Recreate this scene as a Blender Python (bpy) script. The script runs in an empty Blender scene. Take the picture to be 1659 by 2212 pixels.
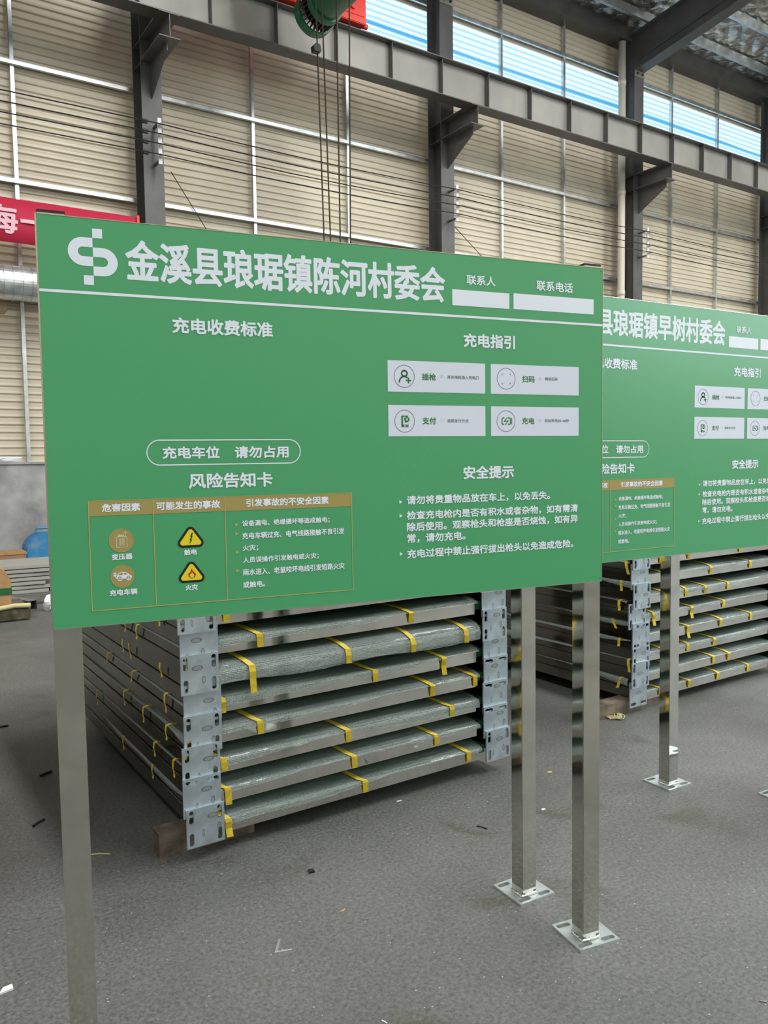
import bpy, bmesh, math, random
from math import sin, cos, pi, tan, sqrt, atan2
from mathutils import Vector, Matrix

SC = bpy.context.scene
COL = SC.collection
R = random.Random(7)

# ------------------------------------------------------------------ camera
FPX, PITCH, ROLL, YAW = 1733.03, 0.0662, 0.0145, -0.4007
CAM = Vector((-0.00686, -2.10537, 1.61849))
fwd = Vector((-sin(YAW) * cos(PITCH), cos(YAW) * cos(PITCH), -sin(PITCH)))
rgt = Vector((cos(YAW), sin(YAW), 0))
dwn = fwd.cross(rgt)
r2 = rgt * cos(ROLL) + dwn * sin(ROLL)
d2 = -rgt * sin(ROLL) + dwn * cos(ROLL)
cd = bpy.data.cameras.new('camera')
cam = bpy.data.objects.new('camera', cd)
COL.objects.link(cam)
cam.matrix_world = Matrix(((r2.x, -d2.x, -fwd.x, CAM.x), (r2.y, -d2.y, -fwd.y, CAM.y),
                           (r2.z, -d2.z, -fwd.z, CAM.z), (0, 0, 0, 1)))
cd.sensor_fit = 'HORIZONTAL'
cd.sensor_width = 36
cd.lens = FPX / 1659 * 36
cd.clip_start = 0.05
cd.clip_end = 300
SC.camera = cam
SC.view_settings.view_transform = 'Standard'
SC.view_settings.look = 'None'
SC.view_settings.gamma = 1
SC.view_settings.use_curve_mapping = False
SC.view_settings.exposure = 0.17

# building frame: s along the long wall, n towards it, measured figures are scaled by K about the eye
K = 1.2
WY = 0.1837
ZE = CAM.z
BM = Matrix.Translation((CAM.x, CAM.y, 0)) @ Matrix.Rotation(WY, 4, 'Z')
def zb(z): return ZE + K * (z - ZE)

# ------------------------------------------------------------------ world and lights
w = bpy.data.worlds.new('world')
SC.world = w
w.use_nodes = True
bg = w.node_tree.nodes['Background']
bg.inputs[0].default_value = (0.80, 0.91, 1.0, 1)
bg.inputs[1].default_value = 2.0

def area(name, s, n, z, sx, sy, power, col=(1, 1, 1), rot=(0, 0, 0)):
    l = bpy.data.lights.new(name, 'AREA')
    l.shape = 'RECTANGLE'; l.size = sx; l.size_y = sy; l.energy = power; l.color = col
    o = bpy.data.objects.new(name, l)
    COL.objects.link(o)
    o.matrix_world = BM @ Matrix.Translation((s, n, z)) @ Matrix.Rotation(rot[2], 4, 'Z') @ Matrix.Rotation(rot[0], 4, 'X')
    return o
ROOF_L = [(-12.6, 600), (-5.6, 1000), (5.4, 1500), (11.4, 1050), (17.4, 1000), (23.4, 1000)]
for s_, p_ in ROOF_L:
    area('skylight_light', s_, 0.0, 12.15, 1.1, 17.0, p_, (1.0, 0.985, 0.95))
# daylight through the row of high windows of the opposite wall and through the two gable doors
area('window_light', 19.0, -9.6, 6.0, 14, 4.2, 700, (0.78, 0.92, 1.0), (pi / 2, 0, 0))
area('door_light', 31.0, 1.0, 2.6, 7.0, 4.8, 420, (0.92, 0.97, 1.0), (pi / 2, 0, pi / 2))

# ------------------------------------------------------------------ materials
def mat(name, col=(0.5, 0.5, 0.5), rough=0.5, metal=0.0, spec=0.5, coat=0.0):
    m = bpy.data.materials.new(name)
    m.use_nodes = True
    b = m.node_tree.nodes['Principled BSDF']
    b.inputs['Base Color'].default_value = (*col, 1)
    b.inputs['Roughness'].default_value = rough
    b.inputs['Metallic'].default_value = metal
    b.inputs['Specular IOR Level'].default_value = spec
    b.inputs['Coat Weight'].default_value = coat
    return m
def N(m, t, **kw):
    n = m.node_tree.nodes.new(t)
    for k, v in kw.items():
        if k in n.inputs.keys(): n.inputs[k].default_value = v
        else: setattr(n, k, v)
    return n
def L(m, a, b): m.node_tree.links.new(a, b)
def coords(m, scale=(1, 1, 1), kind='Object'):
    tc = N(m, 'ShaderNodeTexCoord'); mp = N(m, 'ShaderNodeMapping')
    mp.inputs['Scale'].default_value = scale
    L(m, tc.outputs[kind], mp.inputs[0])
    return mp.outputs[0]
def vary(m, c1, c2, scale=5, detail=6, stretch=(1, 1, 1), lo=0.35, hi=0.65, kind='Object', rough=None, bump=0, bdist=0.002):
    """noise between two colours, with optional roughness range and bump from the same noise"""
    b = m.node_tree.nodes['Principled BSDF']
    v = coords(m, stretch, kind)
    n = N(m, 'ShaderNodeTexNoise', Scale=scale, Detail=detail, Roughness=0.6)
    L(m, v, n.inputs['Vector'])
    r = N(m, 'ShaderNodeValToRGB')
    r.color_ramp.elements[0].position = lo; r.color_ramp.elements[0].color = (*c1, 1)
    r.color_ramp.elements[1].position = hi; r.color_ramp.elements[1].color = (*c2, 1)
    L(m, n.outputs[0], r.inputs[0]); L(m, r.outputs[0], b.inputs['Base Color'])
    if rough:
        mr = N(m, 'ShaderNodeMapRange'); mr.inputs[3].default_value = rough[0]; mr.inputs[4].default_value = rough[1]
        L(m, n.outputs[0], mr.inputs[0]); L(m, mr.outputs[0], b.inputs['Roughness'])
    if bump:
        bp = N(m, 'ShaderNodeBump', Strength=bump, Distance=bdist)
        L(m, n.outputs[0], bp.inputs['Height']); L(m, bp.outputs[0], b.inputs['Normal'])
    return r, b

# concrete floor
m_floor = mat('concrete_floor', rough=0.5)
def mk_floor():
    m = m_floor; b = m.node_tree.nodes['Principled BSDF']
    v = coords(m)
    n1 = N(m, 'ShaderNodeTexNoise', Scale=0.9, Detail=8, Roughness=0.62)
    n2 = N(m, 'ShaderNodeTexNoise', Scale=70, Detail=9, Roughness=0.78, Distortion=0.3)
    n3 = N(m, 'ShaderNodeTexVoronoi', Scale=42.0)
    n4 = N(m, 'ShaderNodeTexNoise', Scale=2.6, Detail=5, Distortion=0.8)
    for n in (n1, n2, n3, n4): L(m, v, n.inputs['Vector'])
    r1 = N(m, 'ShaderNodeValToRGB')
    e = r1.color_ramp.elements
    e[0].position = 0.3; e[0].color = (0.092, 0.093, 0.086, 1)
    e[1].position = 0.72; e[1].color = (0.156, 0.158, 0.150, 1)
    L(m, n1.outputs[0], r1.inputs[0])
    n1.inputs['Distortion'].default_value = 0.5
    r2_ = N(m, 'ShaderNodeValToRGB')
    e = r2_.color_ramp.elements
    e[0].position = 0.36; e[0].color = (0.46, 0.46, 0.46, 1)
    e[1].position = 0.62; e[1].color = (1.32, 1.32, 1.32, 1)
    L(m, n2.outputs[0], r2_.inputs[0])
    mx = N(m, 'ShaderNodeMix', data_type='RGBA', blend_type='MULTIPLY'); mx.inputs[0].default_value = 1
    L(m, r1.outputs[0], mx.inputs[6]); L(m, r2_.outputs[0], mx.inputs[7])
    # olive oil stains
    r4 = N(m, 'ShaderNodeValToRGB')
    e = r4.color_ramp.elements
    e[0].position = 0.60; e[0].color = (1, 1, 1, 1)
    e[1].position = 0.74; e[1].color = (0.62, 0.60, 0.48, 1)
    L(m, n4.outputs[0], r4.inputs[0])
    mx2 = N(m, 'ShaderNodeMix', data_type='RGBA', blend_type='MULTIPLY'); mx2.inputs[0].default_value = 1
    L(m, mx.outputs[2], mx2.inputs[6]); L(m, r4.outputs[0], mx2.inputs[7])
    # pale grit
    r3 = N(m, 'ShaderNodeValToRGB')
    e = r3.color_ramp.elements
    e[0].position = 0.07; e[0].color = (1, 1, 1, 1)
    e[1].position = 0.11; e[1].color = (0, 0, 0, 1)
    L(m, n3.outputs['Distance'], r3.inputs[0])
    wn = N(m, 'ShaderNodeSeparateColor'); L(m, n3.outputs['Color'], wn.inputs[0])
    gt = N(m, 'ShaderNodeMath', operation='GREATER_THAN'); gt.inputs[1].default_value = 0.70
    L(m, wn.outputs[0], gt.inputs[0])
    ml = N(m, 'ShaderNodeMath', operation='MULTIPLY'); L(m, gt.outputs[0], ml.inputs[0]); L(m, r3.outputs[0], ml.inputs[1])
    mx3 = N(m, 'ShaderNodeMix', data_type='RGBA'); mx3.inputs[7].default_value = (0.48, 0.47, 0.40, 1)
    L(m, ml.outputs[0], mx3.inputs[0]); L(m, mx2.outputs[2], mx3.inputs[6])
    L(m, mx3.outputs[2], b.inputs['Base Color'])
    mr = N(m, 'ShaderNodeMapRange'); mr.inputs[3].default_value = 0.62; mr.inputs[4].default_value = 0.36
    L(m, n1.outputs[0], mr.inputs[0]); L(m, mr.outputs[0], b.inputs['Roughness'])
    bp = N(m, 'ShaderNodeBump', Strength=0.5, Distance=0.004)
    L(m, n2.outputs[0], bp.inputs['Height']); L(m, bp.outputs[0], b.inputs['Normal'])
mk_floor()

m_plinth = mat('rendered_plinth', rough=0.85)
vary(m_plinth, (0.20, 0.20, 0.20), (0.42, 0.42, 0.41), 1.6, 9, bump=0.4, bdist=0.01)
m_sheet = mat('beige_sheet', rough=0.38)
vary(m_sheet, (0.60, 0.53, 0.41), (0.70, 0.63, 0.50), 0.7, 4, kind='Object')
m_steel = mat('grey_painted_steel', rough=0.42)
vary(m_steel, (0.075, 0.074, 0.072), (0.105, 0.103, 0.10), 2.2, 5, rough=(0.36, 0.5))
m_web = mat('grey_girder_paint', rough=0.40)
vary(m_web, (0.23, 0.228, 0.208), (0.32, 0.312, 0.28), 0.9, 5, stretch=(1, 1, 0.5))
m_galv = mat('galvanised_steel', rough=0.36, metal=0.85)
vary(m_galv, (0.50, 0.52, 0.52), (0.72, 0.75, 0.76), 6, 5, rough=(0.28, 0.42))
m_galv_dark = mat('dull_galvanised_steel', rough=0.5, metal=0.7)
vary(m_galv_dark, (0.22, 0.21, 0.19), (0.36, 0.34, 0.31), 4, 5)

def mk_stainless(name, rough, c1, c2, wav=0.0):
    m = mat(name, metal=1.0, rough=rough)
    r, b = vary(m, c1, c2, 3.5, 6, stretch=(1, 1, 0.6), rough=(rough * 0.75, rough * 1.35))
    if wav:
        n = N(m, 'ShaderNodeTexNoise', Scale=9.0, Detail=1)
        v = coords(m, (1, 1, 1))
        L(m, v, n.inputs['Vector'])
        bp = N(m, 'ShaderNodeBump', Strength=wav, Distance=0.01)
        L(m, n.outputs[0], bp.inputs['Height']); L(m, bp.outputs[0], b.inputs['Normal'])
    return m
m_stain = mk_stainless('stainless_tube', 0.055, (0.58, 0.57, 0.525), (0.72, 0.71, 0.665), 0.05)
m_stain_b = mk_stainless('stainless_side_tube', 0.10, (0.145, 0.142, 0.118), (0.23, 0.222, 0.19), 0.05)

# zinc plate with heat-tint rings from the welds
m_plate = mat('zinc_plate', metal=0.8, rough=0.38)
def mk_plate():
    m = m_plate
    r, b = vary(m, (0.42, 0.50, 0.56), (0.70, 0.81, 0.90), 7, 7, rough=(0.3, 0.48))
    cur = r.outputs[0]
    v = coords(m)
    oi = N(m, 'ShaderNodeObjectInfo')
    wn = N(m, 'ShaderNodeTexWhiteNoise', noise_dimensions='1D'); L(m, oi.outputs['Random'], wn.inputs['W'])
    vm = N(m, 'ShaderNodeVectorMath', operation='MULTIPLY_ADD'); vm.inputs[1].default_value = (0.05, 0, 0.05); L(m, wn.outputs['Color'], vm.inputs[0])
    va = N(m, 'ShaderNodeVectorMath', operation='ADD'); va.inputs[1].default_value = (-0.025, 0, -0.025); L(m, v, va.inputs[0]); L(m, va.outputs[0], vm.inputs[2])
    sep = N(m, 'ShaderNodeSeparateXYZ'); L(m, vm.outputs[0], sep.inputs[0])
    for (cx, cz, rx, rz, ring) in ((0.012, 0.030, 0.025, 0.011, 1), (0.038, -0.022, 0.009, 0.017, 1), (-0.03, -0.035, 0.006, 0.016, 1)):
        a = N(m, 'ShaderNodeMath', operation='SUBTRACT'); a.inputs[1].default_value = cx; L(m, sep.outputs[0], a.inputs[0])
        a2 = N(m, 'ShaderNodeMath', operation='DIVIDE'); a2.inputs[1].default_value = rx; L(m, a.outputs[0], a2.inputs[0])
        a3 = N(m, 'ShaderNodeMath', operation='MULTIPLY'); L(m, a2.outputs[0], a3.inputs[0]); L(m, a2.outputs[0], a3.inputs[1])
        c = N(m, 'ShaderNodeMath', operation='SUBTRACT'); c.inputs[1].default_value = cz; L(m, sep.outputs[2], c.inputs[0])
        c2 = N(m, 'ShaderNodeMath', operation='DIVIDE'); c2.inputs[1].default_value = rz; L(m, c.outputs[0], c2.inputs[0])
        c3 = N(m, 'ShaderNodeMath', operation='MULTIPLY'); L(m, c2.outputs[0], c3.inputs[0]); L(m, c2.outputs[0], c3.inputs[1])
        s = N(m, 'ShaderNodeMath', operation='ADD'); L(m, a3.outputs[0], s.inputs[0]); L(m, c3.outputs[0], s.inputs[1])
        rr = N(m, 'ShaderNodeValToRGB'); L(m, s.outputs[0], rr.inputs[0])
        e = rr.color_ramp.elements
        e[0].position = 0.45; e[0].color = (0.25, 0.25, 0.25, 1)
        e[1].position = 1.0; e[1].color = (0, 0, 0, 1)
        k = rr.color_ramp.elements.new(0.72); k.color = (0.95, 0.95, 0.95, 1)
        mx = N(m, 'ShaderNodeMix', data_type='RGBA'); mx.inputs[7].default_value = (0.16, 0.12, 0.10, 1)
        L(m, rr.outputs[0], mx.inputs[0]); L(m, cur, mx.inputs[6]); cur = mx.outputs[2]
    L(m, cur, b.inputs['Base Color'])
mk_plate()
m_plate_f = mat('zinc_foot_plate', metal=0.75, rough=0.33)
vary(m_plate_f, (0.50, 0.55, 0.54), (0.72, 0.78, 0.77), 14, 6, rough=(0.25, 0.42))
m_weld = mat('weld_bead', (0.75, 0.75, 0.72), 0.3, 1.0)

m_green = mat('green_print', (0.066, 0.355, 0.148), 0.34, coat=0.35)
def mk_green():
    m = m_green; b = m.node_tree.nodes['Principled BSDF']
    b.inputs['Coat Roughness'].default_value = 0.22
    v = coords(m)
    vo = N(m, 'ShaderNodeTexVoronoi', Scale=210.0); L(m, v, vo.inputs['Vector'])
    no = N(m, 'ShaderNodeTexNoise', Scale=9.0, Detail=3); L(m, v, no.inputs['Vector'])
    sc = N(m, 'ShaderNodeSeparateColor'); L(m, vo.outputs['Color'], sc.inputs[0])
    g = N(m, 'ShaderNodeMath', operation='GREATER_THAN'); g.inputs[1].default_value = 0.78; L(m, sc.outputs[1], g.inputs[0])
    d = N(m, 'ShaderNodeMath', operation='LESS_THAN'); d.inputs[1].default_value = 0.16; L(m, vo.outputs['Distance'], d.inputs[0])
    # a spatter of pale dust specks below the left-hand cards
    sx_ = N(m, 'ShaderNodeSeparateXYZ'); L(m, v, sx_.inputs[0])
    sh = N(m, 'ShaderNodeMath', operation='MULTIPLY_ADD'); sh.inputs[1].default_value = -0.35; sh.inputs[2].default_value = 0.56; L(m, sx_.outputs[2], sh.inputs[0])
    xx = N(m, 'ShaderNodeMath', operation='ADD'); L(m, sx_.outputs[0], xx.inputs[0]); L(m, sh.outputs[0], xx.inputs[1])
    cb = N(m, 'ShaderNodeCombineXYZ'); L(m, xx.outputs[0], cb.inputs[0]); L(m, sx_.outputs[2], cb.inputs[2])
    ds = N(m, 'ShaderNodeVectorMath', operation='DISTANCE'); ds.inputs[1].default_value = (0.97, 0, 1.59); L(m, cb.outputs[0], ds.inputs[0])
    dn = N(m, 'ShaderNodeMath', operation='MULTIPLY_ADD'); dn.inputs[1].default_value = 0.22; dn.inputs[2].default_value = -0.02; L(m, no.outputs[0], dn.inputs[0])
    q = N(m, 'ShaderNodeMath', operation='LESS_THAN'); L(m, ds.outputs['Value'], q.inputs[0]); L(m, dn.outputs[0], q.inputs[1])
    a = N(m, 'ShaderNodeMath', operation='MULTIPLY'); L(m, g.outputs[0], a.inputs[0]); L(m, d.outputs[0], a.inputs[1])
    c = N(m, 'ShaderNodeMath', operation='MULTIPLY'); L(m, a.outputs[0], c.inputs[0]); L(m, q.outputs[0], c.inputs[1])
    mx = N(m, 'ShaderNodeMix', data_type='RGBA')
    mx.inputs[6].default_value = (0.066, 0.355, 0.148, 1); mx.inputs[7].default_value = (0.22, 0.52, 0.22, 1)
    L(m, c.outputs[0], mx.inputs[0]); L(m, mx.outputs[2], b.inputs['Base Color'])
mk_green()
m_white = mat('white_print', (0.79, 0.85, 0.94), 0.4)
m_card = mat('white_card_print', (0.70, 0.75, 0.86), 0.4)
m_gold = mat('gold_print', (0.37, 0.30, 0.095), 0.45)
m_goldline = mat('gold_line_print', (0.40, 0.42, 0.14), 0.45)
m_cream = mat('cream_print', (0.66, 0.60, 0.40), 0.45)
m_dgreen = mat('dark_green_print', (0.035, 0.20, 0.055), 0.45)
m_dgrey = mat('grey_print', (0.14, 0.15, 0.18), 0.45)
m_lgrey = mat('pale_grey_print', (0.45, 0.50, 0.58), 0.45)
m_smallp = mat('small_text_print', (0.07, 0.16, 0.09), 0.45)
m_yel = mat('yellow_print', (0.78, 0.66, 0.02), 0.4)
m_blk = mat('black_print', (0.01, 0.01, 0.012), 0.4)
m_redp = mat('red_print', (0.50, 0.01, 0.01), 0.4)
m_cap = mat('black_plastic', (0.012, 0.012, 0.014), 0.4)
m_trim = mat('aluminium_trim', (0.66, 0.62, 0.55), 0.25, 1.0)

m_tape = mat('yellow_tape', (0.72, 0.53, 0.03), 0.45)
vary(m_tape, (0.66, 0.47, 0.02), (0.80, 0.60, 0.05), 40, 3)

def mk_wrap():
    m = bpy.data.materials.new('bubble_wrap'); m.use_nodes = True
    nt = m.node_tree; b = nt.nodes['Principled BSDF']; out = nt.nodes['Material Output']
    b.inputs['Base Color'].default_value = (0.46, 0.54, 0.52, 1); b.inputs['Roughness'].default_value = 0.13
    b.inputs['Specular IOR Level'].default_value = 1.0; b.inputs['Coat Weight'].default_value = 0.6; b.inputs['Coat Roughness'].default_value = 0.05
    tr = N(m, 'ShaderNodeBsdfTransparent'); tr.inputs[0].default_value = (0.86, 0.92, 0.90, 1)
    v = coords(m)
    vo = N(m, 'ShaderNodeTexVoronoi', Scale=150.0, Randomness=0.35); L(m, v, vo.inputs['Vector'])
    bp = N(m, 'ShaderNodeBump', Strength=0.8, Distance=0.006); bp.invert = True
    L(m, vo.outputs['Distance'], bp.inputs['Height']); 
    no = N(m, 'ShaderNodeTexNoise', Scale=9.0, Detail=4); L(m, v, no.inputs['Vector'])
    bp2 = N(m, 'ShaderNodeBump', Strength=0.6, Distance=0.02)
    L(m, no.outputs[0], bp2.inputs['Height']); L(m, bp.outputs[0], bp2.inputs['Normal']); L(m, bp2.outputs[0], b.inputs['Normal'])
    mr = N(m, 'ShaderNodeMapRange'); mr.inputs[1].default_value = 0.1; mr.inputs[2].default_value = 0.6
    mr.inputs[3].default_value = 0.34; mr.inputs[4].default_value = 0.56
    L(m, vo.outputs['Distance'], mr.inputs[0])
    mix = N(m, 'ShaderNodeMixShader')
    L(m, mr.outputs[0], mix.inputs[0]); L(m, tr.outputs[0], mix.inputs[1]); L(m, b.outputs[0], mix.inputs[2])
    L(m, mix.outputs[0], out.inputs[0])
    return m
m_wrap = mk_wrap()
m_wrapback = mat('green_tinted_panel', (0.05, 0.24, 0.13), 0.3)

def mk_trans(name, c_tr, c_df, f):
    m = bpy.data.materials.new(name); m.use_nodes = True
    nt = m.node_tree; out = nt.nodes['Material Output']
    b = nt.nodes['Principled BSDF']; b.inputs['Base Color'].default_value = (*c_df, 1); b.inputs['Roughness'].default_value = 0.3
    t = N(m, 'ShaderNodeBsdfTranslucent')
    no = N(m, 'ShaderNodeTexNoise', Scale=0.5, Detail=2); v = coords(m, (0.4, 1, 4)); L(m, v, no.inputs['Vector'])
    # a blue lap between two rows of sheets, wavering slightly
    sp = N(m, 'ShaderNodeSeparateXYZ'); tc = coords(m); L(m, tc, sp.inputs[0])
    ad = N(m, 'ShaderNodeMath', operation='MULTIPLY_ADD'); ad.inputs[1].default_value = 0.10; L(m, no.outputs[0], ad.inputs[0]); L(m, sp.outputs[2], ad.inputs[2])
    r = N(m, 'ShaderNodeMapRange'); r.inputs[1].default_value = ZLAP; r.inputs[2].default_value = ZLAP + 0.02; L(m, ad.outputs[0], r.inputs[0])
    r3 = N(m, 'ShaderNodeMapRange'); r3.inputs[1].default_value = ZLAP + 0.10; r3.inputs[2].default_value = ZLAP + 0.12; r3.inputs[3].default_value = 1; r3.inputs[4].default_value = 0; L(m, ad.outputs[0], r3.inputs[0])
    mu = N(m, 'ShaderNodeMath', operation='MULTIPLY'); L(m, r.outputs[0], mu.inputs[0]); L(m, r3.outputs[0], mu.inputs[1])
    mx = N(m, 'ShaderNodeMix', data_type='RGBA'); mx.inputs[6].default_value = (*c_tr, 1); mx.inputs[7].default_value = (c_tr[0] * 0.20, c_tr[1] * 0.55, c_tr[2] * 0.78, 1)
    L(m, mu.outputs[0], mx.inputs[0])
    sb = N(m, 'ShaderNodeMath', operation='SUBTRACT'); sb.inputs[1].default_value = zb(8.0); L(m, sp.outputs[2], sb.inputs[0])  # rib shading painted into the colour: dark bands by height in each rib pitch
    dv = N(m, 'ShaderNodeMath', operation='DIVIDE'); dv.inputs[1].default_value = 0.122; L(m, sb.outputs[0], dv.inputs[0])
    fr = N(m, 'ShaderNodeMath', operation='FRACT'); L(m, dv.outputs[0], fr.inputs[0])
    cr_ = N(m, 'ShaderNodeValToRGB'); L(m, fr.outputs[0], cr_.inputs[0]); e = cr_.color_ramp.elements
    e[0].position = 0.46; e[0].color = (1, 1, 1, 1); e[1].position = 0.56; e[1].color = (0.30, 0.40, 0.46, 1)
    for ps, cc in ((0.66, (0.30, 0.40, 0.46, 1)), (0.74, (0.9, 0.95, 1, 1)), (0.84, (0.45, 0.60, 0.68, 1)), (0.94, (1, 1, 1, 1))): k_ = e.new(ps); k_.color = cc
    m2 = N(m, 'ShaderNodeMix', data_type='RGBA', blend_type='MULTIPLY'); m2.inputs[0].default_value = 1
    L(m, mx.outputs[2], m2.inputs[6]); L(m, cr_.outputs[0], m2.inputs[7]); L(m, m2.outputs[2], t.inputs[0])
    mix = N(m, 'ShaderNodeMixShader'); mix.inputs[0].default_value = f
    L(m, b.outputs[0], mix.inputs[1]); L(m, t.outputs[0], mix.inputs[2]); L(m, mix.outputs[0], out.inputs[0])
    return m
ZLAP = zb(8.86)
m_clear = mk_trans('translucent_blue_sheet', (0.80, 0.93, 1.0), (0.25, 0.45, 0.6), 0.85)

m_foil = mat('foil_insulation', metal=0.9, rough=0.3)
vary(m_foil, (0.42, 0.41, 0.39), (0.66, 0.64, 0.60), 5, 6, rough=(0.2, 0.38), bump=0.5, bdist=0.03)
m_red = mat('red_crane_paint', (0.75, 0.035, 0.02), 0.35)
m_hgreen = mat('green_hoist_paint', (0.01, 0.12, 0.06), 0.35)
m_dark = mat('dark_iron', (0.02, 0.02, 0.02), 0.5, 0.3)
m_rope = mat('wire_rope', (0.07, 0.05, 0.03), 0.6, 0.4)
m_wire = mat('black_wire', (0.02, 0.02, 0.022), 0.5)
m_banner = mat('red_banner_cloth', (0.50, 0.012, 0.05), 0.7)
m_pink = mat('banner_lettering', (0.82, 0.50, 0.56), 0.7)
m_pvc = mat('cream_pipe', (0.66, 0.60, 0.50), 0.45)
m_porc = mat('porcelain_insulator', (0.75, 0.58, 0.48), 0.35)
m_wht = mat('white_paint', (0.72, 0.74, 0.78), 0.5)
m_rusty = mat('scuffed_steel', metal=0.6, rough=0.45)
vary(m_rusty, (0.11, 0.088, 0.065), (0.36, 0.30, 0.24), 7, 7, rough=(0.35, 0.6))
m_carton = mat('brown_cardboard', (0.42, 0.24, 0.10), 0.8)
vary(m_carton, (0.36, 0.20, 0.08), (0.47, 0.27, 0.12), 6, 4)
m_gtape = mat('green_tape', (0.02, 0.12, 0.04), 0.4)
m_woodp = mat('plywood', (0.30, 0.17, 0.09), 0.75)
m_crate = mat('dark_wrapped_crate', (0.05, 0.045, 0.03), 0.35)
vary(m_crate, (0.03, 0.028, 0.02), (0.13, 0.11, 0.06), 8, 8, rough=(0.15, 0.5), bump=1, bdist=0.02)
m_foam = mat('yellow_foam_edge', (0.55, 0.50, 0.25), 0.8)
m_blue = mat('blue_drum_plastic', rough=0.5)
vary(m_blue, (0.02, 0.20, 0.42), (0.22, 0.27, 0.30), 5, 7, lo=0.45, hi=0.7)
m_offc = mat('grey_board_edges', (0.36, 0.35, 0.31), 0.5)
m_leaf = mat('dry_leaf', (0.45, 0.33, 0.18), 0.7)
m_bag = mat('white_plastic_bag', (0.72, 0.74, 0.76), 0.3)
m_lampb = mat('tan_lamp_housing', (0.42, 0.32, 0.22), 0.5)
m_rib = mat('steel_rail', (0.16, 0.12, 0.09), 0.5, 0.5)

# ------------------------------------------------------------------ mesh helpers
def link(o, parent=None):
    COL.objects.link(o)
    if parent is not None: o.parent = parent
    return o
def tag(o, label=None, cat=None, group=None, kind=None):
    if label: o['label'] = label
    if cat: o['category'] = cat
    if group: o['group'] = group
    if kind: o['kind'] = kind
    return o
def empty(name, loc=(0, 0, 0), rz=0.0, label=None, cat=None, group=None, kind=None):
    o = bpy.data.objects.new(name, None)
    o.empty_display_size = 0.1
    o.location = loc; o.rotation_euler = (0, 0, rz)
    COL.objects.link(o)
    return tag(o, label, cat, group, kind)
def mesh(name, V, F, m, parent=None, smooth=False, loc=None):
    me = bpy.data.meshes.new(name)
    me.from_pydata([tuple(v) for v in V], [], F)
    me.materials.append(m)
    me.validate(); me.update()
    if smooth:
        me.polygons.foreach_set('use_smooth', [True] * len(me.polygons))
    o = bpy.data.objects.new(name, me)
    if loc is not None: o.location = loc
    return link(o, parent)
class MB:
    def __init__(s): s.V = []; s.F = []
    def add(s, V, F):
        b = len(s.V); s.V += [Vector(v) for v in V]; s.F += [tuple(i + b for i in f) for f in F]
    def box(s, x0, x1, y0, y1, z0, z1, M=None):
        V = [(x, y, z) for z in (z0, z1) for y in (y0, y1) for x in (x0, x1)]
        if M is not None: V = [M @ Vector(v) for v in V]
        s.add(V, [(0, 2, 3, 1), (4, 5, 7, 6), (0, 1, 5, 4), (2, 6, 7, 3), (0, 4, 6, 2), (1, 3, 7, 5)])
    def prism(s, pts, a, b, f):
        """polygon pts (2D) extruded from a to b; f(p, q, t) -> 3D"""
        n = len(pts)
        V = [f(p[0], p[1], a) for p in pts] + [f(p[0], p[1], b) for p in pts]
        s.add(V, [tuple(range(n))[::-1], tuple(range(n, 2 * n))] + [(i, (i + 1) % n, n + (i + 1) % n, n + i) for i in range(n)])
    def tube(s, pts, r, seg=8, cap=True):
        pts = [Vector(p) for p in pts]; rings = []
        for i, p in enumerate(pts):
            t = (pts[min(i + 1, len(pts) - 1)] - pts[max(i - 1, 0)]).normalized()
            u = t.cross(Vector((0, 0, 1)))
            if u.length < 0.05: u = t.cross(Vector((1, 0, 0)))
            u.normalize(); v = t.cross(u)
            rr = r[i] if isinstance(r, (list, tuple)) else r
            rings.append([p + u * rr * cos(2 * pi * k / seg) + v * rr * sin(2 * pi * k / seg) for k in range(seg)])
        V = [q for ring in rings for q in ring]; F = []
        for i in range(len(pts) - 1):
            for k in range(seg):
                F.append((i * seg + k, i * seg + (k + 1) % seg, (i + 1) * seg + (k + 1) % seg, (i + 1) * seg + k))
        if cap:
            F.append(tuple(range(seg))[::-1]); F.append(tuple(range((len(pts) - 1) * seg, len(pts) * seg)))
        s.add(V, F)
    def build(s, name, m, parent=None, smooth=False, bevel=0, loc=None):
        o = mesh(name, s.V, s.F, m, parent, smooth, loc)
        bmn = bmesh.new(); bmn.from_mesh(o.data); bmesh.ops.recalc_face_normals(bmn, faces=bmn.faces)
        if bevel:
            bmesh.ops.bevel(bmn, geom=[e for e in bmn.edges if len(e.link_faces) == 2 and e.calc_face_angle(0) > 0.5], offset=bevel, segments=2, affect='EDGES')
        bmn.to_mesh(o.data); bmn.free()
        if smooth: o.data.polygons.foreach_set('use_smooth', [True] * len(o.data.polygons))
        return o
def bx(name, x0, x1, y0, y1, z0, z1, m, parent=None, bevel=0):
    b = MB(); b.box(x0, x1, y0, y1, z0, z1); return b.build(name, m, parent, bevel=bevel)
def bpos(s, n, z):
    v = BM @ Vector((s, n, z)); return (v.x, v.y, v.z)
def bempty(name, s, n, z, **kw):
    return empty(name, bpos(s, n, z), WY, **kw)
def copy_tree(o, parent=None):
    c = o.copy(); COL.objects.link(c)
    c.parent = parent
    for ch in o.children: copy_tree(ch, c)
    return c

# ================================================================== SETTING
def slab(name, x0, x1, y0, y1, z0, z1, m, kind='structure'):
    b = MB(); b.box(x0, x1, y0, y1, z0, z1)
    o = b.build(name, m); o.matrix_world = BM; o['kind'] = kind
    return o
slab('floor', -40, 60, -40, 34, -0.2, 0, m_floor)

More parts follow.
